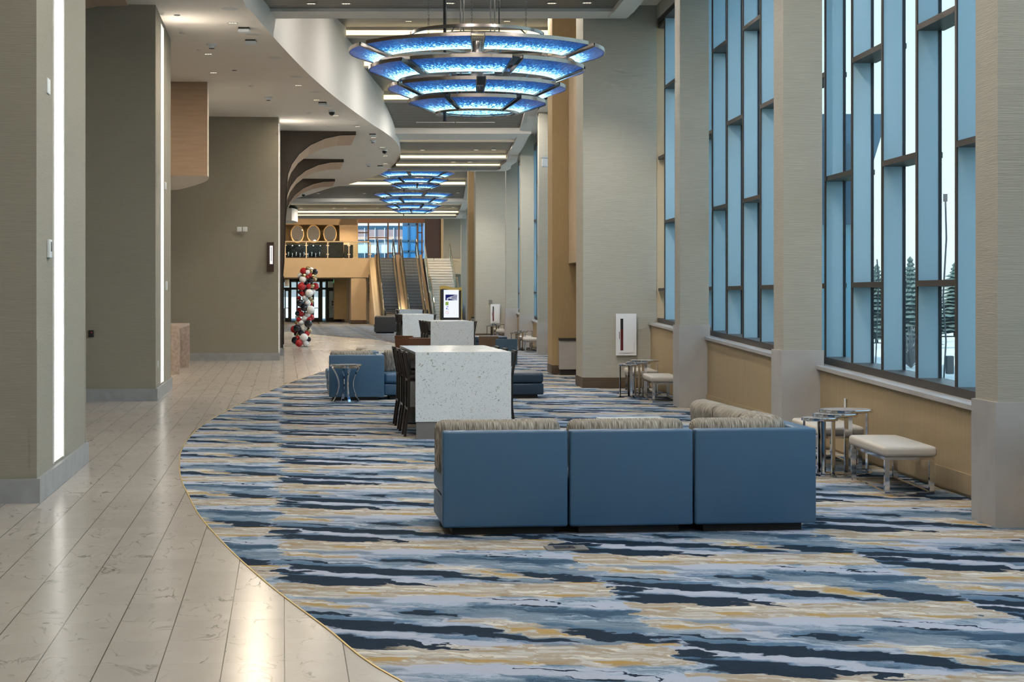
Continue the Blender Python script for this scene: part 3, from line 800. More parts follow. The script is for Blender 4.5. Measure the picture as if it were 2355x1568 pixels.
# things on the window side
def cabinet(D, lab):
    x0, x1 = X(1416,36.4), X(1463,36.4); off = -.0697*(D-36.4)
    t = thing('fire_extinguisher_cabinet', lab, 'cabinet', ((x0+x1)/2+off, D, Z(817,36.4)), 0, 'fire extinguisher cabinets')
    w = (x1-x0)/2; h = Z(721,36.4)-Z(817,36.4)
    b = MB(); b.box(-w,w,-.03,.0,0,h); b.build('housing', m_white, t)
    b = MB(); b.box(-w+.055,w-.05,-.045,-.03,.055,h-.055); dd = b.build('door', m_white, t)
    b = MB(); b.box(-w+.09,-w+.145,-.048,-.045,.10,h-.10,0); b.box(-w+.09,-w+.145,-.0485,-.048,.10,h*.62,1); b.build('glass_slot', [m_black, mat('extinguisher_red',(.10,.006,.008),.3)], dd)
    b = MB(); b.tube([(-w+.065,-.045,h*.40),(-w+.065,-.07,h*.40),(-w+.065,-.07,h*.56),(-w+.065,-.045,h*.56)], .006); b.build('handle', m_steel, dd)
cabinet(36.38, 'white extinguisher cabinet on the wide wall block right of the first chandelier')
cabinet(36.38+PER, 'white extinguisher cabinet on the far grey wall block, above the distant benches')
o = MB().box(-.07,.07,-.02,0,-.09,.09).build('thermostat', m_kick); o.location = W(1128,694.5,79.44); tag(o, 'small grey thermostat beside the far extinguisher cabinet', 'thermostat')
for bay in (0, 1):
    D = 42.4+bay*PER; x0 = X(1285,42.9)-.0697*PER*bay
    t = thing('waste_cabinet', ['pale stone waste cabinet with a dark top in the nearer alcove','small pale waste cabinet in the far alcove beyond the kiosk'][bay], 'cabinet', (x0, D, 0))
    b = MB(); b.box(0,.95,0,.6,.13,.80); b.build('body', m_stone, t)
    b = MB(); b.box(.02,.93,.03,.57,0,.13); b.build('plinth', m_dark, t)
    b = MB(); b.box(-.01,.96,-.02,.6,.80,.85); b.build('top', m_dark, t)
o = MB().box(0,.01,-.04,.04,-.06,.06).build('wall_outlet', m_whiteplast); D=21.0; o.location = (xw(D)-.015,D,Z(928,D)); tag(o,'white outlet plate on the tan low wall behind the nearest round tables','outlet')
o = MB().box(-.5,.5,-.3,.3,0,.05).build('projector', m_white)
bpy.data.objects.remove(o)
t = thing('wall_speaker', 'small white box speaker on a pier at the far end of the second window bay', 'speaker', W(1254,372,56.2))
b = MB(); b.rbox(-.1,.13,-.1,.1,-.16,.1,r=.02); b.build('housing', m_whiteplast, t)
b = MB(); b.box(-.1,.13,-.1,.1,.11,.16); b.build('bracket', m_whiteplast, t)

# ------------------------------------------------------------------ seating
def sofa(label, loc, rz, corner=False, over=0, group='blue sectional sofa modules', pad=m_leather, seat_only=False, w=.965, d=.95):
    t = thing('sofa_module' if not seat_only else 'ottoman', label, 'sofa' if not seat_only else 'ottoman', loc, rz, group)
    b = MB(); b.box(.08,w-.1,.08,d-.08,0,.066); b.build('plinth', m_dark, t)
    y0 = 0 if seat_only else .10
    b = MB(); b.rbox(0,w,y0,d,.065,.27,r=.025); b.build('base', pad, t)
    b = MB(); b.rbox(.0,w-(.13 if corner else 0),y0,d+.02,.275,.46,r=.05,puff=.015); b.build('seat_cushion', pad, t)
    if not seat_only:
        b = MB(); b.rbox(0,w,0,.13,.06,.80,r=.02); b.build('backrest', pad, t)
        if corner: b = MB(); b.rbox(w-.13,w,.125,d,.06,.80,r=.02); b.build('side_backrest', pad, t)
        TL = TR((0,.155,.46)) @ Matrix.Rotation(-.10,4,'X')
        b = MB(); b.rbox(.02-over,w-(.22 if corner else .025),0,.20,.0,.42,r=.07,puff=.035,T=TL); b.build('back_pillow', m_pillow, t)
        if corner:
            TL = TR((w-.15,.16,.46)) @ RZ(PI/2) @ Matrix.Rotation(-.10,4,'X')
            b = MB(); b.rbox(0.06,d-.10,0,.20,.0,.43,r=.07,puff=.035,T=TL); b.build('back_pillow', m_pillow, t)
    return t
p0 = Fl(1018,1215); p0 = Vector((X(1018,13.92),13.92,0)); ra = math.radians(6.6)
ex = Vector((math.cos(ra),math.sin(ra),0)); ey = Vector((-math.sin(ra),math.cos(ra),0))
sofa('left module of the foreground blue sofa row, its seat side open', p0, ra, over=.06)
sofa('middle module of the foreground blue sofa row seen from behind', p0+ex*.98, ra)
sofa('right corner module of the foreground blue sofa row', p0+ex*1.96, ra, corner=True)
q = p0+ex*2.925+ey*.985
sofa('middle module of the foreground sofa arm running along the windows, nearer one', q, ra+PI/2, w=.965)
sofa('far end module of the foreground sofa arm running toward the round tables', q+ey*.98, ra+PI/2, w=.965)
t = thing('coffee_table', 'low white topped coffee table just showing over the foreground sofa', 'coffee table', (X(1455,20.2),20.2,0), TH)
b = MB(); b.box(-.36,.36,-.3,.3,.44,.48); b.build('tabletop', m_quartz, t)
for sx in (-1,1):
    for sy in (-1,1): b = MB(); b.box(sx*.33-.02,sx*.33+.02,sy*.27-.02,sy*.27+.02,0,.44); b.build('leg', m_chrome, t)
# second group
D = 31.95; c2 = Vector((X(757,D),D,0))
sofa('blue corner sofa module behind the curved-leg side table', c2, TH, corner=True, group='sofa group beside the path')
sofa('armless blue sofa module facing the viewer, left of the nearest stone table', c2+cor(.98+.97,1.35), TH+PI, group='sofa group beside the path')
sofa('armless sofa module behind the blue corner module, facing the path', c2+cor(0,2.0)+cor(.97,0)-cor(0,0), TH+PI/2, group='sofa group beside the path')
sofa('dark blue backless ottoman right of the nearest stone table', Vector((X(1250,32.7),32.7,0))-ex*.96, TH, seat_only=True, pad=m_leather_shade, group='sofa group beside the path')
sofa('charcoal sofa module with a pale cushion near the escalator foot', Vector((X(862,90),90,0)), TH, group='distant sofas', pad=m_leathdk, w=1.05)
sofa('blue backless ottoman right of the second stone table', Vector((X(1093,62),62,0)), TH, seat_only=True, pad=m_leather_shade, group='distant sofas', w=1.1, d=1.6)
sofa('pale low ottoman between the second and third stone tables', Vector((X(948,56),56,0)), TH, seat_only=True, group='distant sofas', pad=m_benchpad, w=.45)

# curved leg side table
m_top = mat('pale_stone_top', (.52,.50,.50), .14)
def side_table(loc, label):
    t = thing('side_table', label, 'side table', loc, .35)
    b = MB(); b.lathe([(0.001,.625),(.275,.625),(.283,.632),(.283,.646),(.275,.653)],48); b.disc(.274,.6531,.655,48,mi=1); b.build('tabletop', [m_chrome, m_top], t)
    b = MB(); b.lathe([(.24,.595),(.25,.595),(.25,.625),(.24,.625),(.24,.595)],40); b.build('apron', m_chrome, t)
    for k in range(4):
        a = k*PI/2; pts = []
        for i in range(15):
            s_ = i/14*2-1; r = .125+.115*abs(s_)**1.8; pts.append((r*math.cos(a), r*math.sin(a), .31+s_*.295))
        b = MB(); b.tube(pts, .02, sq=(.022,.008)); b.build('leg', m_chrome, t)
    b = MB(); b.lathe([(.20,.0),(.25,.0),(.25,.02),(.20,.02),(.20,.0)],40); b.build('base_ring', m_chrome, t)
side_table((X(795,31.45),31.5,0), 'round chrome side table with four inward curved legs beside the path carpet edge')
side_table((X(957,50.2),50.2,0), 'distant chrome side table just left of the second stone table')

# stone community tables and stools
def community(px, D, label):
    x0 = X(px, D); t = thing('community_table', label, 'table', (x0,D,0), TH, 'tall stone community tables')
    w, Lt, h = 1.235, 3.2, 1.112
    for nm, y in (('end_panel',0),('end_panel',Lt-.06)):
        b = MB(); b.box(0,w,y,y+.06,.22,h-.03); e_ = b.build(nm, m_quartz, t)
    b = MB(); b.box(0,w,0,Lt,h-.03,h); b.build('tabletop', m_quartz, t)
    for ya in (.01,Lt-.05): b = MB(); b.box(.01,w-.01,ya,ya+.04,.0,.22); b.build('kick_panel', m_kick, t)
    b = MB(); b.box(.38,w-.38,.06,Lt-.06,0.0,h-.03); b.build('core', m_espresso, t)
    b = MB(); b.box(.02,w-.02,.06,Lt-.06,h-.11,h-.03); b.build('apron', m_woodbase, t)
    return Vector((x0,D,0))
def make_stool():
    t = thing('bar_stool', '', 'bar stool', (0,0,0), 0)
    for sy in (0,.42):
        b = MB(); b.tube([(-.035,sy,0),(-.01,sy,.2),(.015,sy,.36),(.02,sy,.74),(-.045,sy,1.11)], .02, sq=(.016,.022), up=(0,1,0)); b.build('rear_leg', m_espresso, t)
        b = MB(); b.tube([(.42,sy,0),(.40,sy,.74)], .02, sq=(.017,.02), up=(0,1,0)); b.build('front_leg', m_espresso, t)
    b = MB(); b.box(0,.42,-.02,.44,.72,.745); b.build('seat_frame', m_espresso, t)
    b = MB(); b.rbox(.02,.44,-.01,.43,.745,.80,r=.02); b.build('seat', m_stoolpad, t)
    TL = TR((.03,0,.80)) @ Matrix.Rotation(-.17,4,'Y')
    b = MB(); b.rbox(-.0,.035,.025,.395,.0,.30,r=.012,T=TL); b.build('backrest', m_stoolpad, t)
    b = MB(); b.box(-.06,-.028,-.02,.44,1.085,1.115); b.build('top_rail', m_espresso, t)
    for z in (.36,.735): b = MB(); b.box(.0,.03,-.005,.425,z-.015,z+.015); b.build('stretcher', m_steel, t)
    b = MB(); b.box(.39,.42,0,.42,.22,.245); b.build('footrest', m_steel, t)
    return t
st0 = None
tabs = [(955.6,23.4,'nearest tall white speckled stone table with waterfall ends'),(990.5,52.0,'second tall stone table, in front of the digital kiosk'),(925.8,72.0,'third tall stone table, left of the kiosk'),(918.6,97.5,'farthest tall stone table at the foot of the escalators')]
ords = ['nearest','middle','farthest']; tn = ['nearest stone table','second stone table','third stone table','farthest stone table']
for i, (px, D, lab) in enumerate(tabs):
    o0 = community(px, D, lab)
    for side in (0, 1):
        for k in range(3):
            if i == 3 and k: continue
            yy = .42+1.0*k+(0 if side == 0 else .42)
            lab2 = '%s bar stool on the %s side of the %s' % (ords[k], 'path' if side == 0 else 'window', tn[i])
            loc = o0+cor(-.075 if side == 0 else 1.31, yy); rz = TH+(PI if side else 0)
            g = 'dark bar stools at the stone tables'
            if st0 is None:
                st0 = make_stool(); st0.location = loc; st0.rotation_euler = (0,0,rz); st0['label'] = lab2; st0['group'] = g
            else: dup(st0, loc, rz, lab2, g)

# lounge chairs
def lounge(loc, rz, label, outer, inner):
    t = thing('lounge_chair', label, 'chair', loc, rz); t.scale = (.70,.8,.97)
    b = MB()
    for sx in (-.3,.3):
        for sy in (-.26,.26): b.tube([(sx,sy,0),(sx*.93,sy*.9,.26)], .018)
    lg = MB()
    for sx in (-.3,.3):
        for sy in (-.26,.26):
            q = MB(); q.tube([(sx,sy,0),(sx*.93,sy*.9,.27)], .018); q.build('leg', m_brownwood, t)
    b = MB(); b.rbox(-.34,.34,-.3,.34,.26,.45,r=.05); b.build('seat', inner, t)
    TL = TR((0,-.30,.30)) @ Matrix.Rotation(.14,4,'X')
    b = MB(); b.rbox(-.36,.36,-.04,.0,0,.60,r=.012,T=TL); b.build('back_shell', outer, t)
    b = MB(); b.rbox(-.34,.34,.0,.09,.05,.585,r=.03,T=TL); b.build('backrest', inner, t)
    for sx in (-1,1): b = MB(); b.rbox(sx*.36-.03,sx*.36+.03,-.3,.25,.28,.66,r=.015); b.build('armrest', outer, t)
lounge((X(962,42.5),42.5,0), .15, 'brown lounge chair with a wood edged back behind the nearest stone table', m_brownwood, m_brownpad)
lounge((X(944,45),45,0), -.5, 'second brown lounge chair, turned away, left of its twin', m_brownwood, m_brownpad)
lounge((X(1157,41.5),41.5,0), .25, 'lounge chair with a blue tweed back shell right of the nearest stone table', m_bluepad, m_brownpad)
lounge((X(1134,44.5),44.5,0), -.35, 'brown tweed lounge chair beside the blue backed one', m_brownpad, m_brownpad)

# benches and nesting tables by the windows
def bench(loc, rz, label, g='taupe benches along the windows'):
    t = thing('bench', label, 'bench', loc, rz, g)
    w, l = .46, 1.42
    b = MB(); b.rbox(-.02,w+.02,-.03,l+.03,.355,.45,r=.035,puff=.018); b.build('seat', m_benchpad, t)
    for x in (.0,w-.045):
        for y in (0,l-.045): b = MB(); b.box(x,x+.045,y,y+.045,0,.335); b.build('leg', m_chrome, t)
    b = MB()
    for x in (.005,w-.04): b.box(x,x+.035,.045,l-.045,0,.03); b.box(x,x+.035,.045,l-.045,.325,.352)
    for y in (.005,l-.04): b.box(.045,w-.045,y,y+.035,0,.03); b.box(0,w,y,y+.035,.325,.352)
    b.build('frame', m_chrome, t)
def nest(loc, r, h, label, g, rot=0):
    t = thing('nesting_table', label, 'side table', loc, rot, g)
    b = MB(); b.lathe([(0.001,h-.025),(r,h-.03),(r+.006,h-.024),(r+.006,h-.004),(r,h)],48); b.disc(r-.004,h-.001,h+.002,48,mi=1); b.build('tabletop', [m_chrome, m_top], t)
    for a in (.35, PI/2+.35, PI+.2, -PI/2+.0):
        if r < .2 and a == PI+.2: continue
        b = MB(); T_ = RZ(a) @ TR((r-.02,0,0)); b.box(-.006,.006,-.022,.022,.02,h-.025,T=T_); b.build('leg', m_chrome, t)
    b = MB(); b.lathe([(r-.035,.0),(r,.0),(r,.02),(r-.035,.02),(r-.035,0)],40,a0=-PI*.9,a1=PI*.62); b.build('base_ring', m_chrome, t)
wr = math.atan(.0697)
sets = [(0,0,'in the foreground'),(-1.013,14.54,'beside the wide wall block'),(-.0697*PER,PER,'past the waste cabinet'),(-1.013-.0697*PER,14.54+PER,'below the far extinguisher cabinet')]
for dx, dy, nm in sets:
    bench((3.42+dx,16.75+dy,0), .035, 'nearer taupe leather bench with chrome legs '+nm)
    bench((3.245+dx,19.3+dy,0), .035, 'farther taupe bench behind the round tables '+nm)
    g = 'nesting tables '+nm
    nest((3.44+dx,18.83+dy,0), .272, .665, 'largest and tallest round chrome nesting table '+nm, g)
    nest((3.30+dx,18.66+dy,0), .225, .632, 'middle sized round chrome nesting table '+nm, g, .4)
    nest((3.12+dx,18.52+dy,0), .18, .60, 'smallest round chrome nesting table '+nm, g, .8)

# floor power box
t = thing('floor_box', 'flat brushed metal power box set in the carpet before the blue sofa', 'floor box', (X(1302,13.25),13.25,0), TH)
b = MB(); b.box(-.15,.15,-.12,.12,.0,.008); b.build('frame', m_kick, t)
b = MB(); b.box(-.09,.06,-.07,.07,.008,.012); b.build('lid', m_steel, t)

# ------------------------------------------------------------------ chandeliers
def chandelier(loc, k, rot, label, rods, ztop):
    t = thing('chandelier', label, 'chandelier', loc, 0, 'tiered blue glass chandeliers')
    tiers = [(2.08,5.852,1.60,5.66,6,1.5,54),(1.76,5.57,1.285,5.35,6,-8+30,54),(1.45,5.264,1.04,5.07,6,3.7,54),(1.125,5.027,.665,4.83,6,7+30,55)]
    z0 = 4.83
    for r0, zt, ri, zi, n, a_off, wd in tiers:
        r0 *= k; ri *= k; zt = (zt-z0)*k; zi = (zi-z0)*k; bh = .056*k
        for j in range(n):
            ac = -PI/2+math.radians(a_off+rot+30+j*60); a0 = ac-math.radians(wd/2); a1 = ac+math.radians(wd/2)
            fr = MB(); m = 14
            # outer band, inner edge bar, end bars
            fr.lathe([(r0,zt-bh),(r0+.012*k,zt-bh),(r0+.012*k,zt),(r0-.01*k,zt),(r0,zt-bh)], m, a0=a0, a1=a1)
            fr.lathe([(ri-.006*k,zi-.004*k),(ri+.004*k,zi-.006*k),(ri+.004*k,zi+.008*k),(ri-.006*k,zi+.008*k),(ri-.006*k,zi-.004*k)], m, a0=a0, a1=a1)
            for a in (a0, a1):
                p, q = Vector((r0*math.cos(a),r0*math.sin(a),zt-.03*k)), Vector((ri*math.cos(a),ri*math.sin(a),zi+.01*k))
                fr.tube([p,q], .02, sq=(.008*k,.034*k))
            fo_ = fr.build('panel_frame', m_steel, t)
            g = MB(); vs = []; fs = []; rr = 6; att = []
            for i in range(m+1):
                a = a0+(a1-a0)*i/m
                for s_ in range(rr+1):
                    f = s_/rr; r = ri+(r0-ri)*f; z = zi+(zt-bh+.006*k-zi)*f
                    vs.append((r*math.cos(a), r*math.sin(a), z)); att.append(f)
            for i in range(m):
                for s_ in range(rr):
                    q0 = i*(rr+1)+s_; fs.append((q0,q0+rr+1,q0+rr+2,q0+1))
            g.add(vs, fs, 0, True); go = g.build('glass_panel', m_chglass, fo_)
            at = go.data.attributes.new('rad','FLOAT','POINT'); at.data.foreach_set('value', att)
    Zk = lambda z: (z-z0)*k
    b = MB(); b.lathe([(.62*k,-.02*k),(.68*k,-.03*k),(.69*k,.0),(.68*k,.03*k),(.62*k,.03*k),(.61*k,0),(.62*k,-.02*k)],56); b.build('bottom_ring', m_steel, t)
    b = MB(); b.lathe([(1.06*k,Zk(6.08)),(1.10*k,Zk(6.08)),(1.10*k,Zk(6.13)),(1.06*k,Zk(6.13)),(1.06*k,Zk(6.08))],56)
    b.lathe([(.78*k,Zk(6.0)),(.81*k,Zk(6.0)),(.81*k,Zk(6.06)),(.78*k,Zk(6.06)),(.78*k,Zk(6.0))],56); b.build('top_ring', m_steel, t)
    b = MB(); b.lathe([(.47*k,Zk(5.15)),(.47*k,Zk(5.42))],40); b.lathe([(.6*k,Zk(5.6)),(.6*k,Zk(5.75))],40); b.build('drum', m_steel, t)
    b = MB()
    for j in range(12):
        a = j*PI/6+.2; c, s_ = math.cos(a), math.sin(a)
        b.tube([(.45*k*c,.45*k*s_,Zk(5.75)),(1.58*k*c,1.58*k*s_,Zk(5.68))], .02, sq=(.012*k,.02*k))
        b.tube([(.45*k*c,.45*k*s_,Zk(5.45)),(1.27*k*c,1.27*k*s_,Zk(5.36))], .02, sq=(.012*k,.02*k))
        b.tube([(.40*k*c,.40*k*s_,Zk(5.2)),(1.03*k*c,1.03*k*s_,Zk(5.08))], .02, sq=(.012*k,.02*k))
        if j % 2 == 0:
            b.tube([(1.05*k*c,1.05*k*s_,Zk(6.1)),(1.6*k*c,1.6*k*s_,Zk(5.68))], .012*k)
            b.tube([(.65*k*c,.65*k*s_,0),(1.27*k*c,1.27*k*s_,Zk(5.36))], .012*k)
    b.build('strut', m_steel, t)
    b = MB(); b.lathe([(1.28*k,Zk(5.47)),(1.34*k,Zk(5.60))],48); b.lathe([(1.04*k,Zk(5.17)),(1.08*k,Zk(5.30))],48); b.lathe([(.78*k,Zk(4.93)),(.82*k,Zk(5.02))],48); b.build('support_ring', m_frame, t)
    b = MB(); b.tube([(0,0,Zk(4.95)),(0,0,Zk(6.0))], .10*k, 16); b.build('stem', m_steel, t)
    lg = MB(); lg.lathe([(.2*k,Zk(4.90)),(.6*k,Zk(4.86))], 40); lg.build('lens', m_chglass, t)
    o = kids(t)[-1]; at = o.data.attributes.new('rad','FLOAT','POINT'); at.data.foreach_set('value', [.25]*len(o.data.vertices))
    b = MB()
    for dx, dy, r in rods: b.tube([(dx*k,dy*k,Zk(5.6)),(dx*k,dy*k,ztop)], r*k, 8)
    b.build('suspension_rod', m_steel, t)
    if k == 1:
        b = MB(); b.tube([(-.53,.1,Zk(4.7)),(-.53,.1,ztop)], .028, 10); b.tube([(.36,.3,Zk(6.0)),(.36,.3,ztop)], .012, 8); b.build('conduit', m_black, t)
        for dx in (-.78, -.08, .80):
            b = MB(); z = Zk(6.12); f = 0
            while z < ztop-.02:
                b.lathe([(.010,-.0),(.016,.0),(.016,.006),(.010,.006),(.010,0)], 10, T=TR((dx,-.3,z)) @ RZ(f*PI/2) @ Matrix.Rotation(PI/2,4,'X') @ Matrix.Diagonal((1,1.8,1,1))); z += .048; f += 1
            b.build('chain', m_kick, t)
    return t
rods = [(-.27,0,.011),(-.22,0,.011),(.22,0,.011),(.29,0,.011)]
D1 = 29.9; ch1 = chandelier((X(1097,D1),D1,4.83), 1, 0, 'large four tier steel and glowing blue glass chandelier hanging nearest', rods, 7.40-4.83)
k2 = 1.0
D2 = 82.0; chandelier((X(956,D2),D2,Z(434,D2)), 1, 30, 'upper of the two distant blue chandeliers, partly cut by the ceiling edge', rods, 9.25-Z(434,D2))
D3 = 94.8; chandelier((X(951.5,D3),D3,Z(490.5,D3)), 1, 0+18, 'lower and farther of the two distant blue chandeliers', rods, 8.7-Z(490.5,D3))

# ------------------------------------------------------------------ ceiling fixtures
def on_ceiling(px, py, z): D = (z-H)*FL/(681-py); return Vector((X(px,D), D, z))
dl0 = None
def downlight(p, label, group, mt=m_lamp):
    global dl0
    if dl0 is None:
        t = thing('downlight', label, 'downlight', p, 0, group)
        b = MB(); b.lathe([(.085,.0),(.10,-.0),(.10,-.008),(.085,-.008),(.085,0)],20); b.build('trim_ring', m_beam, t)
        b = MB()
        for xx in (-.05,0,.05): b.disc(.022,-.008,-.004,10,(xx,0,0))
        b.disc(.084,-.004,-.001,20,mi=1); b.build('lens', [mt, m_kick], t); dl0 = t; return t
    return dup(dl0, p, 0, label, group)
dls = []
low = [(535,52.5),(479,124),(491,167),(686,196),(728,229.5),(772,265.5),(822,290.5),(859,316),(879,338.5),(886,358.5),(886,376.5)]
lowlab = ['in the pool of lamp glow','left of the smoke detector','above the bulkhead','near the curved edge','before the flat white router','beside the black dome camera','above the first arch','near the ceiling bend','just inside the bend','beside the second dome camera','past the second dome camera']
for (px, py), l in zip(low, lowlab): dls.append(downlight(on_ceiling(px,py,LZ), 'recessed downlight in the white path ceiling '+l, 'downlights in the white path ceiling'))
hi = [(716,7),(796,7),(1035,6),(1269,6),(1350,5),(940,48),(1166,47.5),(1074,271),(1120,270.5),(972,344.5),(1095,344),(1135.5,343.5),(1042,372),(1080.5,372),(732,445),(838.5,444.5),(1053,443),(693,478.5),(768,478),(794,478),(867.5,477.5),(1042,476)]
for i, (px, py) in enumerate(hi):
    # height of the slats in this direction
    best = None; D = 28.8
    while D < END:
        zz = Z(py, D)
        if D > 29 and zz >= zprof(D): best = D; break
        D += .05
    if best is None: continue
    z_ = zprof(best)-.004
    dls.append(downlight(Vector((X(px,best),best,z_)), 'recessed downlight in the grey slatted ceiling, number %d counted from the viewer' % (i+1), 'downlights in the slatted ceiling'))
for o in dls[len(low):]:
    pass
names_hi = ['first row, far left','first row, left of the chandelier chains','first row, behind the chandelier chain','first row, above the wide wall block','first row, rightmost','left of the chandelier top ring','right of the chandelier top ring','left one just under the chandelier','right one just under the chandelier','alone left of the stepped strips','left of the close pair past the frame','right of the close pair past the frame','left one before the last strip','right one before the last strip','far left over the arches','left of the lower distant chandelier','right of the lower distant chandelier','last row, far left','last row, left of the close pair','last row, right of the close pair','last row, beside the distant chandelier','last row, right of the distant chandelier']
for o, nm in zip(dls[len(low):], names_hi): o['label'] = 'small recessed light in the slatted ceiling, '+nm

def detector(px, py, label):
    p = on_ceiling(px, py, LZ); t = thing('smoke_detector', label, 'smoke detector', p, 0, 'smoke detectors in the white path ceiling')
    b = MB(); b.lathe([(.001,0),(.11,0),(.105,-.03),(.07,-.04),(.06,-.08),(.001,-.085)],20); b.build('housing', m_whiteplast, t)
    b = MB(); b.lathe([(.062,-.06),(.055,-.09),(.001,-.095)],20); b.build('sensor', m_black, t)
for px, py, l in ((487,102,'nearest small smoke detector hanging from the white path ceiling'),(617,223,'smoke detector on the white ceiling above the olive wall'),(858,322.5,'smoke detector on the white ceiling right of the first arch'),(848,377.5,'farthest smoke detector near the ceiling bend')): detector(px, py, l)
for px, py, l in ((562,64,'nearest white flat wireless box on the path ceiling'),(577,92,'second white flat wireless box on the path ceiling'),(742,235,'white flat wireless box left of the black dome camera'),(857,308,'white flat wireless box right of the first arch'),(874.5,380.5,'farthest white flat wireless box near the ceiling bend')):
    p = on_ceiling(px, py, LZ); t = thing('wireless_access_point', l, 'router', p, 0, 'wireless boxes on the path ceiling')
    b = MB(); b.rbox(-.11,.11,-.11,.11,-.085,-.03,r=.012); b.build('housing', m_whiteplast, t)
    b = MB(); b.box(-.10,.10,-.10,.10,-.03,0); b.build('mount', m_black, t)
for px, py, l in ((763,253,'nearest black dome camera on the white path ceiling'),(884.5,343.5,'black dome camera near the ceiling bend'),(698,444.5,'farthest black dome camera under the last arch')):
    p = on_ceiling(px, py, LZ); t = thing('dome_camera', l, 'security camera', p, 0, 'dome cameras')
    b = MB(); b.lathe([(.001,0),(.10,0),(.10,-.05),(.08,-.06)],20); b.build('housing', m_whiteplast, t)
    b = MB(); b.lathe([(.085,-.055),(.08,-.10),(.05,-.14),(.001,-.155)],20); b.build('dome', m_black, t)
for i, (px, py, l) in enumerate(((528,20.5,'nearest'),(582,79,'second'),(632,132.5,'third'),(681,176,'fourth'),(725,211.5,'fifth'),(757,244,'sixth'),(810,276,'seventh'))):
    p = on_ceiling(px, py, LZ); o = MB().lathe([(.001,-.004),(.14,-.005),(.15,-.002),(.15,.0)],28).build('ceiling_speaker', m_beam); o.location = p; tag(o, l+' flush round speaker grille along the curved ceiling edge', 'speaker', 'round ceiling speakers')
for i, (px, py, l) in enumerate(((407,34.5,'beside the lamp glow'),(419.5,76.5,'below the lamp glow'),(458.5,114.5,'left of the detector'),(539,161.5,'above the brown bulkhead'),(578,198,'right of the brown bulkhead'),(710,259.5,'above the olive wall'),(757,291,'above the first arch'))):
    p = on_ceiling(px, py, LZ); o = MB().disc(.055,-.01,0,20).build('sprinkler_cover', m_kick if i in (0,3) else m_beam); o.location = p; tag(o, 'tiny flat sprinkler cover on the path ceiling '+l, 'sprinkler', 'sprinkler covers on the path ceiling')
# linear air slots in the slatted ceiling
def slot(xa, xb, py, l):
    D = 29.0
    while D < END and Z(py, D) < zprof(D): D += .05
    o = MB().box(X(xa,D),X(xb,D),-.035,.035,-.014,.003).box(X(xa,D)+.03,X(xb,D)-.03,-.015,.015,-.018,-.012,1).build('air_slot', [m_beam, m_dark]); o.location = (0,D,zprof(D)); tag(o, l, 'air vent', 'linear air slots')
slot(858,968,41,'long dark air slot left of the first chandelier top ring'); slot(976,1198,41,'long dark air slot behind the first chandelier chains')
slot(957,1046,281,'thin pale air slot below the first chandelier, left of the pair'); slot(1049,1138,281,'thin pale air slot below the first chandelier, right of the pair')

# ------------------------------------------------------------------ balloon column
BL = '''w500,505,45,1 k280,510,35,1 r270,605,35,1 r275,800,40,1 g265,905,30,1 w240,920,35,1 r470,925,50,1 g225,1010,30,1 r190,1120,60,1 g240,1205,35,1 k215,1200,30,1 w285,240,45,1 r535,415,60,1 g530,300,35,1 g455,610,38,1 g480,660,35,1 w468,140,38,1 r470,710,28,1 g455,1150,26,1
g415,130,40,0 r343,165,57,0 w413,182,48,0 g478,175,40,0 k530,178,50,0 g352,240,45,0 r455,238,42,0 r418,265,38,0 g510,250,45,0 w333,305,60,0 k452,312,46,0 k392,358,42,0 r310,420,67,0 r428,415,47,0 g485,408,38,0 k370,480,45,0 w435,527,66,0 r320,535,45,0 w365,608,48,0 k290,690,62,0 w412,690,50,0 k355,765,63,0 w460,800,68,0 k245,860,42,0 r308,868,48,0 w410,877,48,0 r435,960,40,0 w357,942,46,0 r268,960,42,0 w305,1013,46,0 k420,1030,65,0 w347,1110,45,0 k240,1105,65,0 g430,1130,40,0 r400,1185,48,0 k300,1175,50,0 w350,1253,66,0 r245,1262,40,0 k425,1285,42,0 k205,1300,60,0 w380,1358,55,0 r268,1345,62,0'''.split()
DB = 66.3; bx, bz = X(700,DB), 0
t = thing('balloon_column', 'tall column of red, white, black and gold balloons standing on the tile path', 'balloons', (bx,DB,0))
bm_ = {'w':(m_wht,'white balloon'),'k':(m_blk,'black balloon'),'r':(m_red,'red balloon'),'g':(m_gold,'gold metallic balloon')}
for s in BL:
    c = s[0]; x_, y_, r_, bk = [float(v) for v in s[1:].split(',')]
    px, py = 650+x_*.1403, 600+y_*.1403; r = r_*.1403*DB/FL
    dy = .16 if bk else -.10+(-.1 if r_ > 60 else 0)
    p = W(px, py, DB+dy); z = max(p.z, r+.002)
    b = MB(); b.sphere((p.x-bx, dy, z), r, 20, 14, sc=(1,1,1.0)); b.lathe([(.012,-r-.012),(.002,-r+.004)],6,(p.x-bx,dy,z)); b.build('balloon', bm_[c][0], t, bm_[c][1])
b = MB(); b.tube([(X(700,DB)-bx,.03,.02),(X(712,DB)-bx,.03,2.8)], .015); b.disc(.17,0,.012); b.build('pole', m_black, t)

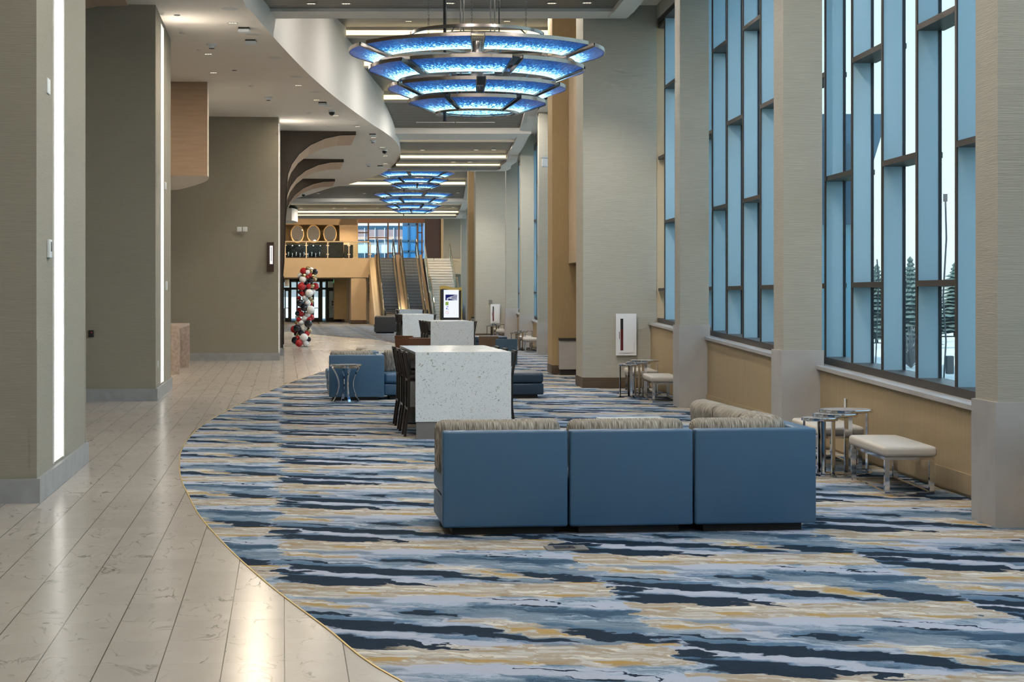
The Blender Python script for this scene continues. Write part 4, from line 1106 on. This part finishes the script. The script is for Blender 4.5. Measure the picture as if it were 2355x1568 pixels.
# ------------------------------------------------------------------ kiosk
DK = 76.0; kx = X(1036.5,DK); kh = Z(656,DK)
t = thing('digital_kiosk', 'tall black digital kiosk with a wavy gold edge and lit white screen', 'kiosk', (kx,DK,0), 0)
w = 25.5/FL*DK
wave = [(-w+2*w*i/12, kh-.06+.05*math.sin(-PI*.2+2*PI*i/12*.9+1.2)) for i in range(13)]
b = MB(); b.prismxz([(-w,0),(w,0)]+wave[::-1], .0, .18); fixn(b.build('gold_edge', m_brass, t))
w2 = w-.028; wave2 = [(-w2+2*w2*i/12, kh-.20+.05*math.sin(-PI*.2+2*PI*i/12*.9+1.2)) for i in range(13)]
b = MB(); b.prismxz([(-w2,.03),(w2,.03)]+wave2[::-1], -.02, .0); fixn(b.build('bezel', m_black, t))
sx0, sx1 = X(1020.5,DK)-kx, X(1055,DK)-kx; sz0, sz1 = Z(730,DK), Z(666.5,DK)
b = MB(); b.box(sx0,sx1,-.03,-.02,sz0,sz1,0)
def kp(px, py): return (X(px,DK)-kx, Z(py,DK))
def krect(x0,y0,x1,y1,mi,yy=-.031):
    a = kp(x0,y1); c = kp(x1,y0); b.box(a[0],c[0],yy,-.03,a[1],c[1],mi)
krect(1024.5,677.3,1051.5,690.5,1)
a_ = kp(1026,690.5); c_ = kp(1051,690.5); e_ = kp(1048,677.8); d_ = kp(1034,684)
b.prismxz([(kp(1027,690.3)),(kp(1030,690.3)),(kp(1032,686.5)),(kp(1046,690.3)),(kp(1051,690.3)),(kp(1051,677.8)),(kp(1047,677.8)),(kp(1028,685))], -.0325, -.031, 2)
for q in range(5): b.prismxz([kp(1038+q*2.4,687.5+q*.2),kp(1039+q*2.4,687.8+q*.2),kp(1041.5+q*2.2,679.2),kp(1040.5+q*2.2,679.2)], -.034,-.0325, 1)
krect(1024.5,694,1031.5,701.8,3); krect(1027,704.5,1031.5,706,4); krect(1026,708,1029,711,4); krect(1030.5,710,1031.5,713,4)
b.lathe([(.045,0),(.06,0),(.06,.002),(.045,.002),(.045,0)],16,T=TR((kp(1028.5,718.5)[0],-.031,kp(1028.5,718.5)[1])) @ Matrix.Rotation(PI/2,4,'X'),mi=5)
krect(1044,718.6,1047,719.2,2)
b.build('screen', [m_screen,m_scr1,m_scr2,m_scr3,m_scr4,m_scr5], t)
b = MB(); b.box(-w-.03,w+.03,-.08,.26,0,.03); b.build('base', m_black, t)

# ------------------------------------------------------------------ mezzanine, stairs, escalators
ZM = 4.34; YM = 120.7
def HB(b, *a, **k): return b.box(*a, T=HALL, **k)
b = MB(); HB(b, -9,5.75,YM,141,3.06,ZM); HB(b,5.75,12.0,YM+.4,141,3.3,ZM); struct(b.build('floor', m_tan))
b = MB(); HB(b, 4.42,5.42,YM+.05,YM+3,.25,3.06); wo = struct(b.build('wall_far', m_tan)); b = MB(); HB(b, 4.40,5.45,YM+.02,YM+3,0,.25); b.build('skirting', m_woodbase, wo)
b = MB(); HB(b, 3.55,4.42,YM+9,YM+12,.2,3.06); wo = struct(b.build('wall_far', m_ochre))
# wall under the flights (left cheek)
def zi(Y): return ZM+(Y-YM)*.577
b = MB()
b.prismyz([(YM-9.3,0),(YM+.2,0),(YM+.2,ZM+.05),(YM-7.6,.15+.0)], 5.62, 5.98, T=HALL); struct(fixn(b.build('wall_far', m_tan)))
b = MB()
b.prismyz([(YM-8.5,0),(YM+.3,0),(YM+.3,ZM-.3),(YM-7.9,0.02)], 5.98, 9.2, T=HALL); struct(fixn(b.build('wall_far', m_dark)))
# wall art
t = thing('wall_sculpture', 'tall tangled dark metal sculpture on the tan wall left of the escalators', 'sculpture', cor(5.60,YM-.6,1.5), TH)
b = MB()
for k in range(16):
    z = k*.105; pts = [(-.03-.03*random.random(), random.uniform(-.25,.25), z+random.uniform(-.05,.2)) for _ in range(5)]
    b.tube(smooth([(p[1],p[2]) for p in pts],3) and [( -.04-.02*math.sin(i), q[0], q[1]) for i, q in enumerate(smooth([(p[1],p[2]) for p in pts],3))], .012, 5)
b.build('tangle', m_espresso, t)
def escalator(x0, x1, label):
    o = cor(x0, YM-8.6); t = thing('escalator', label, 'escalator', o, TH, 'escalators')
    w = x1-x0; Yb = 8.6-ZM/.577+.0     # local y where incline starts
    # stepped band
    b = MB(); n = 22; poly = [(0,.02)]
    vs = []; fs = []
    ys = Yb; dz = ZM/n; dy = dz/.577; pr = [(0.0,.02),(Yb,.02)]
    for k in range(n): pr += [(Yb+k*dy,(k+1)*dz),(Yb+(k+1)*dy,(k+1)*dz)]
    pr += [(9.2,ZM)]
    for k, (y, z) in enumerate(pr): vs += [(0,y,z),(w,y,z)]
    for k in range(len(pr)-1): fs.append((2*k,2*k+1,2*k+3,2*k+2))
    b.add(vs, fs); b.build('steps', m_step, t)
    b = MB()
    for k in range(1,n+1): b.box(0.02,w-.02,Yb+(k-1)*dy-.01,Yb+(k-1)*dy+.01,k*dz-.03,k*dz+.003)
    b.build('step_shade_line', m_leathdk, t)  # dark strips stand in for the shadow at each step edge
    b = MB(); b.prismyz([(0,0),(9.2,3.3),(9.2,4.3),(Yb,0.01)], 0.0, w); fixn(b.build('truss', m_dark, t))
    for xs, nm in ((-.12,'l'),(w,'r')):
        b = MB(); b.prismyz([(-.3,0),(Yb,0),(9.1,ZM-.1),(9.1,ZM+.22),(Yb-.1,.25),(-.3,.25)], xs, xs+.12); fixn(b.build('balustrade_base', m_escal, t))
        b = MB(); b.prismyz([(-.2,.25),(Yb-.1,.25),(8.6,ZM+.18),(9.6,ZM+.22),(9.7,ZM+.6),(9.4,ZM+.93),(8.6,ZM+.93),(Yb-.1,1.0),(-.3,.95),(-.5,.6)], xs+.05, xs+.07); fixn(b.build('balustrade_panel', m_railglass, t))
        pts = smooth([(-.2,.25),(-.55,.5),(-.45,.9),(-.1,1.0),(Yb-.2,1.0),(8.4,ZM+.95),(9.2,ZM+1.0),(9.6,ZM+.8),(9.65,ZM+.5),(9.4,ZM+.25)],4)
        b = MB(); b.tube([(xs+.06,p[0],p[1]) for p in pts], .04, 8); b.build('handrail', m_rubber, t)
    return t
escalator(6.23, 7.16, 'left escalator rising to the mezzanine with bronze sides')
escalator(7.78, 8.70, 'right escalator, between the left one and the marble stair')
# between decks
b = MB(); b.prismyz([(YM-8.9,0),(YM+.5,0),(YM+.5,ZM+.25),(YM-7.6,.3),(YM-8.9,.3)], 7.30, 7.64, T=HALL); b.prismyz([(YM-8.9,0),(YM+.5,0),(YM+.5,ZM+.25),(YM-7.6,.3),(YM-8.9,.3)], 8.84, 9.10, T=HALL)
b.prismyz([(YM-8.9,0),(YM+.5,0),(YM+.5,ZM+.25),(YM-7.6,.3),(YM-8.9,.3)], 5.98, 6.10, T=HALL); struct(fixn(b.build('trim_6', m_escal)))
# stair
t = thing('staircase', 'white marble staircase right of the escalators, with a landing', 'staircase', cor(9.25,YM-9.2), TH)
b = MB(); n1_, n2_ = 13, 12; dz = ZM/25; dyy = .30; prs = []; y = 9.2; z = ZM
prs = [(9.6,ZM),(9.2,ZM)]
for k in range(n2_+1):
    z -= dz; prs.append((y,z)); y -= dyy; prs.append((y,z))
    if k == n2_: pass
y -= 1.2; prs.append((y,z)); 
while z > .01: 
    z -= dz
    if z < .01: z = 0
    prs.append((y,z)); y -= dyy; prs.append((y,z))
prs = prs[:-1]
poly = prs+[(9.6,0)]
b.prismyz(poly[::-1], 0, 1.72); fixn(b.build('steps', m_stair, t))
b = MB()
for (ya,za),(yb,zb) in zip(prs, prs[1:]):
    if abs(yb-ya) > .01 and za < ZM-.01: b.box(.04,1.68,min(ya,yb)+dyy-.335 if False else min(ya,yb)-.015,min(ya,yb)+.01,za-.014,za+.002)
b.build('tread_shade_line', m_kick, t)  # thin darker strips painted where each tread edge throws its shade
ylow = y+dyy; ylanding = 9.2-dyy*(n2_+1)
for xs in (.03,1.69):
    rl = [(9.6,ZM+.95),(9.1,ZM+.95),(ylanding,ZM-(n2_+1)*dz+.95),(ylanding-1.2,ZM-(n2_+1)*dz+.95),(ylow-.1,.95)]
    b = MB(); b.tube([(xs,p[0],p[1]) for p in rl], .025, 8); b.build('handrail', m_escal, t)
    b = MB(); b.prismyz([(9.6,ZM+.08),(9.1,ZM+.08),(ylanding,ZM-(n2_+1)*dz+.1),(ylanding-1.2,ZM-(n2_+1)*dz+.08),(ylow-.1,.1),(ylow-.1,.88),(ylanding-1.2,ZM-(n2_+1)*dz+.88),(ylanding,ZM-(n2_+1)*dz+.88),(9.1,ZM+.88),(9.6,ZM+.88)], xs-.006, xs+.006); fixn(b.build('railing_glass', m_railglass, t))
    for k in range(8):
        a = k/7; yy = ylow-.1+(9.4-ylow)*a
        zz = .0
        for (ya,za),(yb,zb) in zip(rl[::-1], rl[::-1][1:]):
            if ya <= yy <= yb: zz = za+(zb-za)*(yy-ya)/max(yb-ya,1e-6)-.95
        b = MB(); b.tube([(xs,yy,max(zz,0)),(xs,yy,zz+.95)], .018, 6); b.build('post', m_escal, t)
# mezzanine railing
t = thing('balcony_railing', 'glass balcony railing with steel posts along the mezzanine edge', 'railing', cor(-3,YM+.1,ZM), TH)
xs_ = []
m_rail = mat('satin_gold_rail', (.85,.70,.50), .4, .5)
b = MB(); b.tube([(0,0,1.08),(8.62,0,1.08)], .045, 10); b.build('handrail', m_rail, t)
for px in (659,706.7,755,803,851.5):
    D = 119.8+.1241*4; xx = (X(px,D+.3)+ (YM+.1)*ST)/CT + 3
    b = MB(); b.box(xx-.03,xx+.03,-.03,.03,0,1.07); b.box(xx-.1,xx+.1,-.05,-.03,.22,.28); b.box(xx-.1,xx+.1,-.05,-.03,.80,.86); b.build('post', m_rail, t)
b = MB(); b.box(0,8.6,-.006,.006,.06,1.0); b.build('pane', m_railglass, t)
# back wall of the mezzanine with mirrors
YB = 140.0; DBk = 138.9
b = MB(); HB(b, -12,5.55,YB,YB+.4,2.9,9.6); struct(b.build('wall_far', m_ochre))
b = MB(); HB(b, -12,5.55,YB-1.4,YB,Z(515,136.5),9.6); HB(b, 4.2,5.6,YB-1.4,YB,ZM,9.6); struct(b.build('wall_far', m_tan))
b = MB(); HB(b, 5.55,12,YB-1.2,YB-.8,Z(512,138.5),9.6); struct(b.build('wall_far', mat('copper_brown_paint',(.30,.17,.10),.7)))
b = MB(); HB(b, 10.55,11.75,YB-3,YB-2.6,ZM,9.6); struct(b.build('wall_far', m_darkwall))
b = MB(); HB(b, 11.75,13.6,YB-3.2,YB-2.8,ZM,9.6); struct(b.build('wall_far', m_ochre))
for i, px in enumerate((684,721,759)):
    D = 138.0; p = W(px,537.5,D)
    t = thing('oval_mirror', ['left','middle','right'][i]+' of the three tall oval mirrors in gilt frames above the balcony', 'mirror', (p.x,p.y,p.z), TH, 'oval mirrors above the balcony')
    ra_, rb_ = 15.5/FL*D, 21/FL*D
    Tm = Matrix.Rotation(PI/2,4,'X')
    b = MB(); Te = Tm @ Matrix.Diagonal((ra_,rb_,1,1)); b.lathe([(.86,-.02),(1,-.02),(1,.06),(.86,.05),(.86,-.02)],40,T=Te); b.build('frame', m_mframe, t)
    b = MB(); b.lathe([(0.001,.01),(.87,.01)],40,T=Te); b.build('glass', m_mirror, t)
# dark back bar and lounge pieces on the mezzanine
t = thing('back_bar', 'dark mirrored back bar with rows of glassware behind the balcony railing', 'bar', cor(-4,YB-2.2,ZM), TH)
b = MB(); b.box(0,8.0,0,.5,0,1.42); b.build('cabinet', m_black, t)
b = MB(); b.box(.1,7.9,-.02,0,.1,1.3); b.build('mirror_front', mat('smoked_mirror',(.06,.07,.08),.08,1), t)
for k in range(26):
    x_ = .3+k*.29; b = MB(); b.lathe([(.03,0),(.05,.01),(.02,.1),(.06,.25),(.05,.3)],8,(x_,-.15,.42 if k % 2 else .5)); b.build('glass', m_chrome, t)
b = MB(); b.box(0,8,-.3,0,.36,.42); b.build('shelf', m_dark, t)
for k in range(14): 
    b = MB(); b.sphere((.5+k*.52,-.04,1.28), .035, 8, 6); b.build('bar_light', m_lampw, t)
for px0, px1, z1, l in ((738,756,.95,'black lounge sofa at the left of the mezzanine seating'),(757,790,1.25,'charcoal upholstered booth back in the middle of the mezzanine seating'),(791,812,.98,'black lounge sofa at the right of the mezzanine seating')):
    D = 124; p = Vector((X((px0+px1)/2,D),D,ZM)); t = thing('lounge_sofa', l, 'sofa', p, TH, 'dark sofas on the mezzanine'); w_ = (px1-px0)/FL*D/2
    b = MB(); b.rbox(-w_,w_,-.1,.1,.1,z1,r=.04); b.build('backrest', m_leathdk, t)
    b = MB(); b.rbox(-w_,w_,.1,.8,.12,.45,r=.04); b.build('seat', m_leathdk, t)
    b = MB(); b.box(-w_+.05,w_-.05,-.05,.75,0,.12); b.build('plinth', m_dark, t)
# curtain window at the back of the mezzanine
DW = 139.5; wn += 1
b = MB()
for px in (820,847.3,892.3,917.5,960.5,970.5): b.box(X(px,DW)-.05,X(px,DW)+.05,DW-.1,DW+.1,ZM,Z(512,DW))
for y_, xa, xb in ((512,820,971),(594,820,971),(535,820,847),(546.5,847,892),(535,960,971),(582,892,917),):
    b.box(X(xa,DW),X(xb,DW),DW-.08,DW+.08,Z(y_,DW)-.04,Z(y_,DW)+.04)
win = struct(b.build('window_%d' % wn, mat('copper_frame',(.22,.11,.06),.5,.3)))
b = MB(); b.box(X(820,DW),X(971,DW),DW-.01,DW+.01,ZM,Z(512,DW)); b.build('pane', m_glass, win)
# buildings seen through it
DE = 176.0
t = thing('building', 'mauve and white banded building seen through the far upper windows', 'building', (X(870,DE),DE,-3))
def eb(name, x0, x1, y0, y1, m_, dd=0):
    b = MB(); b.box(X(x0,DE)-X(870,DE),X(x1,DE)-X(870,DE),dd,14,Z(y1,DE)+3,Z(y0,DE)+3); b.build(name, m_, t)
eb('roof_band',800,930,519,528,m_extblue); eb('brick_wall',800,930,528,544,m_mauve); eb('stone_band',800,930,544,551,m_peach); eb('lower_band',800,930,551,557,m_extblue); eb('wall',800,930,557,582,m_white,.2); eb('base_wall',800,930,582,739,m_extblue)
for px in (838,862,884,905): 
    b = MB(); b.box(X(px,DE)-X(870,DE),X(px+1.6,DE)-X(870,DE),-.15,0,Z(594,DE)+3,Z(524,DE)+3); b.build('pilaster', m_white, t)
DG = 186.0
t = thing('building', 'long grey building with a white lower wall seen through the entrance doors', 'building', (X(715,DG),DG,-.6))
b = MB(); b.box(-14,3.0,0,8,Z(683,DG)+.6,Z(634,DG)+.6); b.build('grey_wall', mat('grey_render',(.30,.31,.32),.8), t)
b = MB(); b.box(-14,3.0,-.1,8,0,Z(683,DG)+.6); b.build('white_wall', m_white, t)
t = thing('building', 'cobalt blue glazed tower seen through the right far upper windows', 'building', (X(945,DE-8),DE-8,-3))
b = MB(); b.box(X(926,DE-8)-X(945,DE-8),X(975,DE-8)-X(945,DE-8),0,10,0,Z(512,DE-8)+3); b.build('facade', m_bluebld, t)
b = MB()
for px in (940,958): b.box(X(px,DE-8)-X(945,DE-8)-.06,X(px,DE-8)-X(945,DE-8)+.06,-.1,0,0,Z(512,DE-8)+3)
for y_ in (516,554,578): b.box(X(926,DE-8)-X(945,DE-8),X(975,DE-8)-X(945,DE-8),-.1,0,Z(y_,DE-8)+2.92,Z(y_,DE-8)+3.08)
b.build('mullions', m_extblue, t)

# entrance doors under the mezzanine
YD = 132.0
def hx(px): D = 131.4; return (X(px,D)+YD*ST)/CT
t_ = MB()
HB(t_, -6,hx(785),YD,YD+.12,2.92,3.06); HB(t_, -6,hx(785),YD,YD+.12,Z(666,131),Z(661,131))
for px0, px1 in ((636,652),(667,671.5),(682.5,686),(700,704),(714,720),(735,742),(750,754),(776,785)): HB(t_, hx(px0),hx(px1),YD-.02,YD+.12,0,3.06)
do = struct(t_.build('door_1', m_frame))
b = MB(); HB(b, -6,hx(785),YD+.04,YD+.06,0,3.06); b.build('pane', m_glass, do)
for px0, px1 in ((656,667),(720,735),(754,776)):
    b = MB(); x0, x1 = hx(px0), hx(px1); HB(b,x0,x0+.09,YD,YD+.1,0,2.3); HB(b,x1-.09,x1,YD,YD+.1,0,2.3); HB(b,x0,x1,YD,YD+.1,0,.28); HB(b,x0,x1,YD,YD+.1,2.2,2.3); df = b.build('door_leaf', m_frame, do)
    b = MB(); HB(b,x0+.05,x1-.05,YD-.08,YD-.05,.95,1.0); b.build('push_bar', m_steel, df)
b = MB(); HB(b, hx(785),5.75,YD,YD+.3,.0,3.06); HB(b, -12, -4, YD, YD+.3, 0, 3.06); struct(b.build('wall_far', m_woodlt))
b = MB(); HB(b, 4.3,12.5,YD-1,YD-.7,.0,3.3); struct(b.build('wall_far', m_tan))
# four round stickers
for i, (px, py) in enumerate(((765,694),(770.8,694),(765,700),(770.8,700))):
    D = 130.8; p = W(px,py,D); o = MB().disc(.075,-.004,.004,20,T=Matrix.Rotation(PI/2,4,'X')).build('door_sticker', m_brownwood); o.location = p; o.rotation_euler = (0,0,TH)
    tag(o, ['upper left','upper right','lower left','lower right'][i]+' of the four brown round stickers on the entrance door glass', 'sticker', 'round stickers on the door')
# exit sign
D = 129.8; p = W(771.5,647,D)
t = thing('exit_sign', 'small glowing green exit sign above the right entrance door', 'exit sign', (p.x,p.y,p.z), TH)
b = MB(); b.box(-.13,.13,0,.05,-.10,.10); b.build('panel', m_exit, t)
# letters E X I T
lt = MB(); u_ = .016
def bar(x0,x1,z0,z1): lt.box(x0,x1,-.006,0,z0,z1)
x_ = -.105
bar(x_,x_+.012,-.05,.05); [bar(x_,x_+.04,z-.006,z+.006) for z in (-.044,0,.044)]
x_ = -.05
lt.prismxz([(x_,-.05),(x_+.012,-.05),(x_+.044,.05),(x_+.032,.05)], -.006, 0); lt.prismxz([(x_+.032,-.05),(x_+.044,-.05),(x_+.012,.05),(x_,.05)], -.006, 0)
bar(.012,.024,-.05,.05); bar(.042,.096,.038,.05); bar(.063,.075,-.05,.05)
fixn(lt.build('letters', m_exitdk, t))
t = thing('pendant_lamp', 'beige drum lamp shade with a gold rim near the left entrance doors', 'lamp', W(660,650,126.0))
b = MB(); b.lathe([(.14,-.25),(.16,-.25),(.16,.22),(.14,.22),(.14,-.25)],24); b.build('lamp_shade', m_whiteplast, t)
b = MB(); b.lathe([(.162,.2),(.17,.2),(.17,.25),(.162,.25)],24); b.tube([(0,0,.2),(0,0,3.05-Z(650,126))], .01); b.build('gold_rim', m_brass, t)
t = thing('chandelier', 'small amber ceiling fixture over the mezzanine, just below the ceiling edge', 'chandelier', W(902,497,130))
b = MB(); b.sphere((0,0,0), .16, 12, 8, sc=(1,1,.6))
for k in range(10): a = k*PI/5; b.sphere((.3*math.cos(a),.3*math.sin(a),.03), .12, 10, 6, sc=(1,1,.6)); 
b.sphere((.5,0,.05), .12, 10, 6); b.sphere((-.5,0,.05), .12, 10, 6); b.build('glass_cluster', emis('amber_glass',(1,.62,.25),.9), t)
b = MB(); b.tube([(0,0,.1),(0,0,9.6-Z(497,130))], .02); b.build('rod', m_brass, t)
# far right closing wall and outer shell
b = MB(); HB(b, 3.2,16,141.5,141.9,0,2.9); struct(b.build('wall_far', m_tan))
b = MB(); b.box(-30,X(660,139),141,141.4,2.9,9.8); b.box(X(971,139)+1.4,0,142,142.4,0,9.8); struct(b.build('wall_far', m_ochre))

# ------------------------------------------------------------------ outside
b = MB(); b.box(xw(-12)+.6-0, 400, -60, 400, -.9, -.6); o = struct(b.build('ground_outside', m_snow)); o.data.transform(Matrix.Identity(4))
b = MB(); b.box(-200, xw(20), 143, 400, -.9, -.6); struct(b.build('ground_outside', m_snow))
b = MB(); b.prism([(xw(0)+.5,0),(12,0),(12,45),(xw(45)+.5,45)], -.62, -.55); struct(b.build('lawn_outside', m_grass))
# neighbouring wing
t = thing('building', 'dark blue clad neighbouring wing seen between the window fins', 'building', (X(1950,45),45,-.6))
bx0 = X(1950,45)
b = MB(); b.prismxz([(X(1840,45)-bx0,Z(515,45)+.6),(X(1996,45)-bx0,Z(515,45)+.6),(X(2010,45)-bx0,Z(368,45)+.6),(X(2026,45)-bx0,Z(315,45)+.6),(X(2040,45)-bx0,Z(262,45)+.6),(X(1840,45)-bx0,Z(262,45)+.6)], 0, 9); fixn(b.build('upper_storey', m_extblue, t))
b = MB(); b.box(X(1840,45)-bx0,X(1975,45)-bx0,.3,9,0,Z(515,45)+.6); b.build('glazed_ground_floor', m_extglass, t)
def spruce(px, D, hh, rr, label):
    t = thing('spruce_tree', label, 'tree', (X(px,D),D,-.6), 0, 'evergreens outside')
    b = MB(); b.tube([(0,0,0),(0,0,hh*.9)], .09); b.build('trunk', m_trunk, t)
    b = MB(); L_ = 20
    for k in range(L_):
        f = k/L_; z = hh*(.08+.9*f); r = rr*(1-f)*random.uniform(.8,1.1)+.08; n = 15
        for j in range(n):
            a = 2*PI*j/n+k*.7+random.uniform(-.2,.2); r_ = r*random.uniform(.75,1.15)
            d0 = Vector((math.cos(a),math.sin(a),0)); s_ = Vector((-math.sin(a),math.cos(a),0))*r_*.26
            tip = d0*r_+Vector((0,0,z-.12*r_)); base = Vector((0,0,z+.18))
            b.add([base, tip+Vector((0,0,.02)), d0*r_*.6+s_+Vector((0,0,z-.1)), d0*r_*.6-s_+Vector((0,0,z-.1)), Vector((0,0,z-.12))], [(0,3,1),(0,1,2),(4,1,3),(4,2,1)])
    b.build('foliage', m_needle, t)
spruce(2016,95,4.2,1.5,'dark spruce in the leftmost clear pane'); spruce(2093,85,4.4,1.3,'spruce in the middle pane above the bare shrub'); spruce(2196,110,4.6,2.3,'broad evergreen in the rightmost clear pane')
spruce(2100,140,4.5,2.0,'pale distant evergreen behind the middle spruce')
t = thing('bare_shrub', 'bare leafless shrub below the spruce in the middle pane', 'shrub', (X(2095,62),62,-.6))
b = MB()
for k in range(90):
    a = random.uniform(0,2*PI); r = random.uniform(.1,.9); h_ = random.uniform(.4,1.5)
    b.tube([(0,0,0),(r*.4*math.cos(a),r*.4*math.sin(a),h_*.5),(r*math.cos(a)+random.uniform(-.1,.1),r*math.sin(a),h_)], .012, 4)
b.build('twigs', m_twig, t)
t = thing('mast', 'thin dark leaning mast with a bucket seen in the rightmost clear pane', 'mast', (X(2174,50),50,-.6))
b = MB(); b.tube([(-.05,0,0),(.02,0,1.2),(-.06,0,2.4),(.03,0,4.0),(.0,0,Z(450,50)+.6)], .025, 6); b.build('pole', m_trunk, t)
b = MB(); b.rbox(.02,.22,-.1,.1,.3,.8,r=.03); b.box(-.05,.05,-.04,.04,Z(455,50)+.5,Z(446,50)+.6); b.build('bucket', m_trunk, t)
# thin slender tree by the left pane
t = thing('sapling', 'thin leafless sapling outside beside the leftmost spruce', 'tree', (X(2017,52),52,-.6))
b = MB(); b.tube([(-.06,0,0),(.0,0,1.5),(.05,0,2.9),(.0,0,Z(596,52)+.6)], .02, 5); b.build('trunk', m_trunk, t)

# ------------------------------------------------------------------ light
world = bpy.data.worlds.new('World'); SC.world = world; world.use_nodes = True
nt = world.node_tree; N = nt.nodes; L = nt.links; bg = N['Background']
tc = N.new('ShaderNodeTexCoord'); sx = N.new('ShaderNodeSeparateXYZ'); L.new(tc.outputs['Generated'], sx.inputs[0])
r = N.new('ShaderNodeValToRGB'); e = r.color_ramp.elements
e[0].position = 0; e[0].color = (.52,.53,.52,1); e[1].position = 1; e[1].color = (.34,.58,.90,1)
q = e.new(.03); q.color = (.56,.59,.575,1); q = e.new(.16); q.color = (.48,.58,.60,1); q = e.new(.4); q.color = (.44,.68,.92,1)
L.new(sx.outputs['Z'], r.inputs[0]); L.new(r.outputs[0], bg.inputs[0]); bg.inputs[1].default_value = 2.3

WARM = (1,.84,.64); NEU = (1,.92,.82); AMB = (1,.74,.45)
def area(p, power, col=WARM, size=.2, rot=(0,0,0), spread=PI):
    l = bpy.data.lights.new('lamp','AREA'); l.energy = power; l.color = col; l.shape = 'DISK'; l.size = size; l.spread = spread
    o = bpy.data.objects.new('lamp', l); COL.objects.link(o); o.location = p; o.rotation_euler = rot; return o
def spot(p, target, power, col=WARM, ang=50, blend=.6, size=.05):
    l = bpy.data.lights.new('lamp','SPOT'); l.energy = power; l.color = col; l.spot_size = math.radians(ang); l.spot_blend = blend; l.shadow_soft_size = size
    o = bpy.data.objects.new('lamp', l); COL.objects.link(o); o.location = p
    o.rotation_euler = (Vector(target)-Vector(p)).to_track_quat('-Z','Y').to_euler(); return o
sn = bpy.data.lights.new('sun','SUN'); sn.energy = 5.5; sn.angle = .01; sn.color = (1,.95,.88)
so = bpy.data.objects.new('sun', sn); COL.objects.link(so); so.location = (-20,-20,40); so.rotation_euler = Vector((.8,.5,-.62)).to_track_quat('-Z','Y').to_euler()
# downlights of the path ceiling
for Y in range(4, 100, 6):
    for Xx in (-.6, -4.2):
        if Xx < -3 and 47 < Y < 60: continue
        if Xx < -3 and Y < 20: continue
        p = cor(Xx+(1.6 if 50 < Y < 85 else 0), Y, LZ-.06); area(p, 62 if Y < 26 else 98, NEU if Y < 26 else WARM)
# area lights added at the strip heads to strengthen their glow on the ceiling
for T_, y_ in ((T1,1.6),(T2,1.65),(T3,1.1)):
    p = T_ @ Vector((.06,y_,6.1)); l = area(p, 13, NEU, .12); l.rotation_euler = (T_.to_3x3() @ Vector((1,0,.75))).to_track_quat('-Z','Y').to_euler()
# downlights of the slatted ceiling
D = -6.0
while D < 114:
    for f in (.4, .8):
        x_ = cx_at(D)+(edge(D)-cx_at(D))*f; area((x_, D, min(zprof(D),9.2)-.06), 120, NEU)
    D += 6.3
# spots washing the wide blocks
for bay in (0,1):
    o_ = bay*PER; dx = -.0697*o_
    spot((1.0+dx,33.2+o_,7.3),(1.9+dx,36.4+o_,2.0), 420, NEU, 60, .8)
    area((1.9+dx,40.2+o_,7.5), 90, WARM)
# mezzanine and entrance
for Xx in (-1.5, 1.5, 4.5): area(cor(Xx,126,2.98), 40, AMB); area(cor(Xx,137,6.9), 90, AMB)
for Xx in (-1.5, 1.5, 4.5, 7.5, 10.5): area(cor(Xx,117.5,6.6), 130, AMB); area(cor(Xx,129,9.3), 200, AMB)
spot((X(420,40),40,6.8),(X(425,43.5),43.5,.5), 300, WARM, 60)

SC.view_settings.view_transform = 'Standard'; SC.view_settings.look = 'None'; SC.view_settings.gamma = 1; SC.view_settings.exposure = .06
SC.cycles.use_denoising = True
SC.cycles.use_adaptive_sampling = True; SC.cycles.adaptive_threshold = .16; SC.cycles.adaptive_min_samples = 12
SC.cycles.max_bounces = 5; SC.cycles.diffuse_bounces = 3; SC.cycles.glossy_bounces = 2; SC.cycles.transparent_max_bounces = 12
SC.cycles.sample_clamp_indirect = 4; SC.cycles.caustics_reflective = False; SC.cycles.caustics_refractive = False
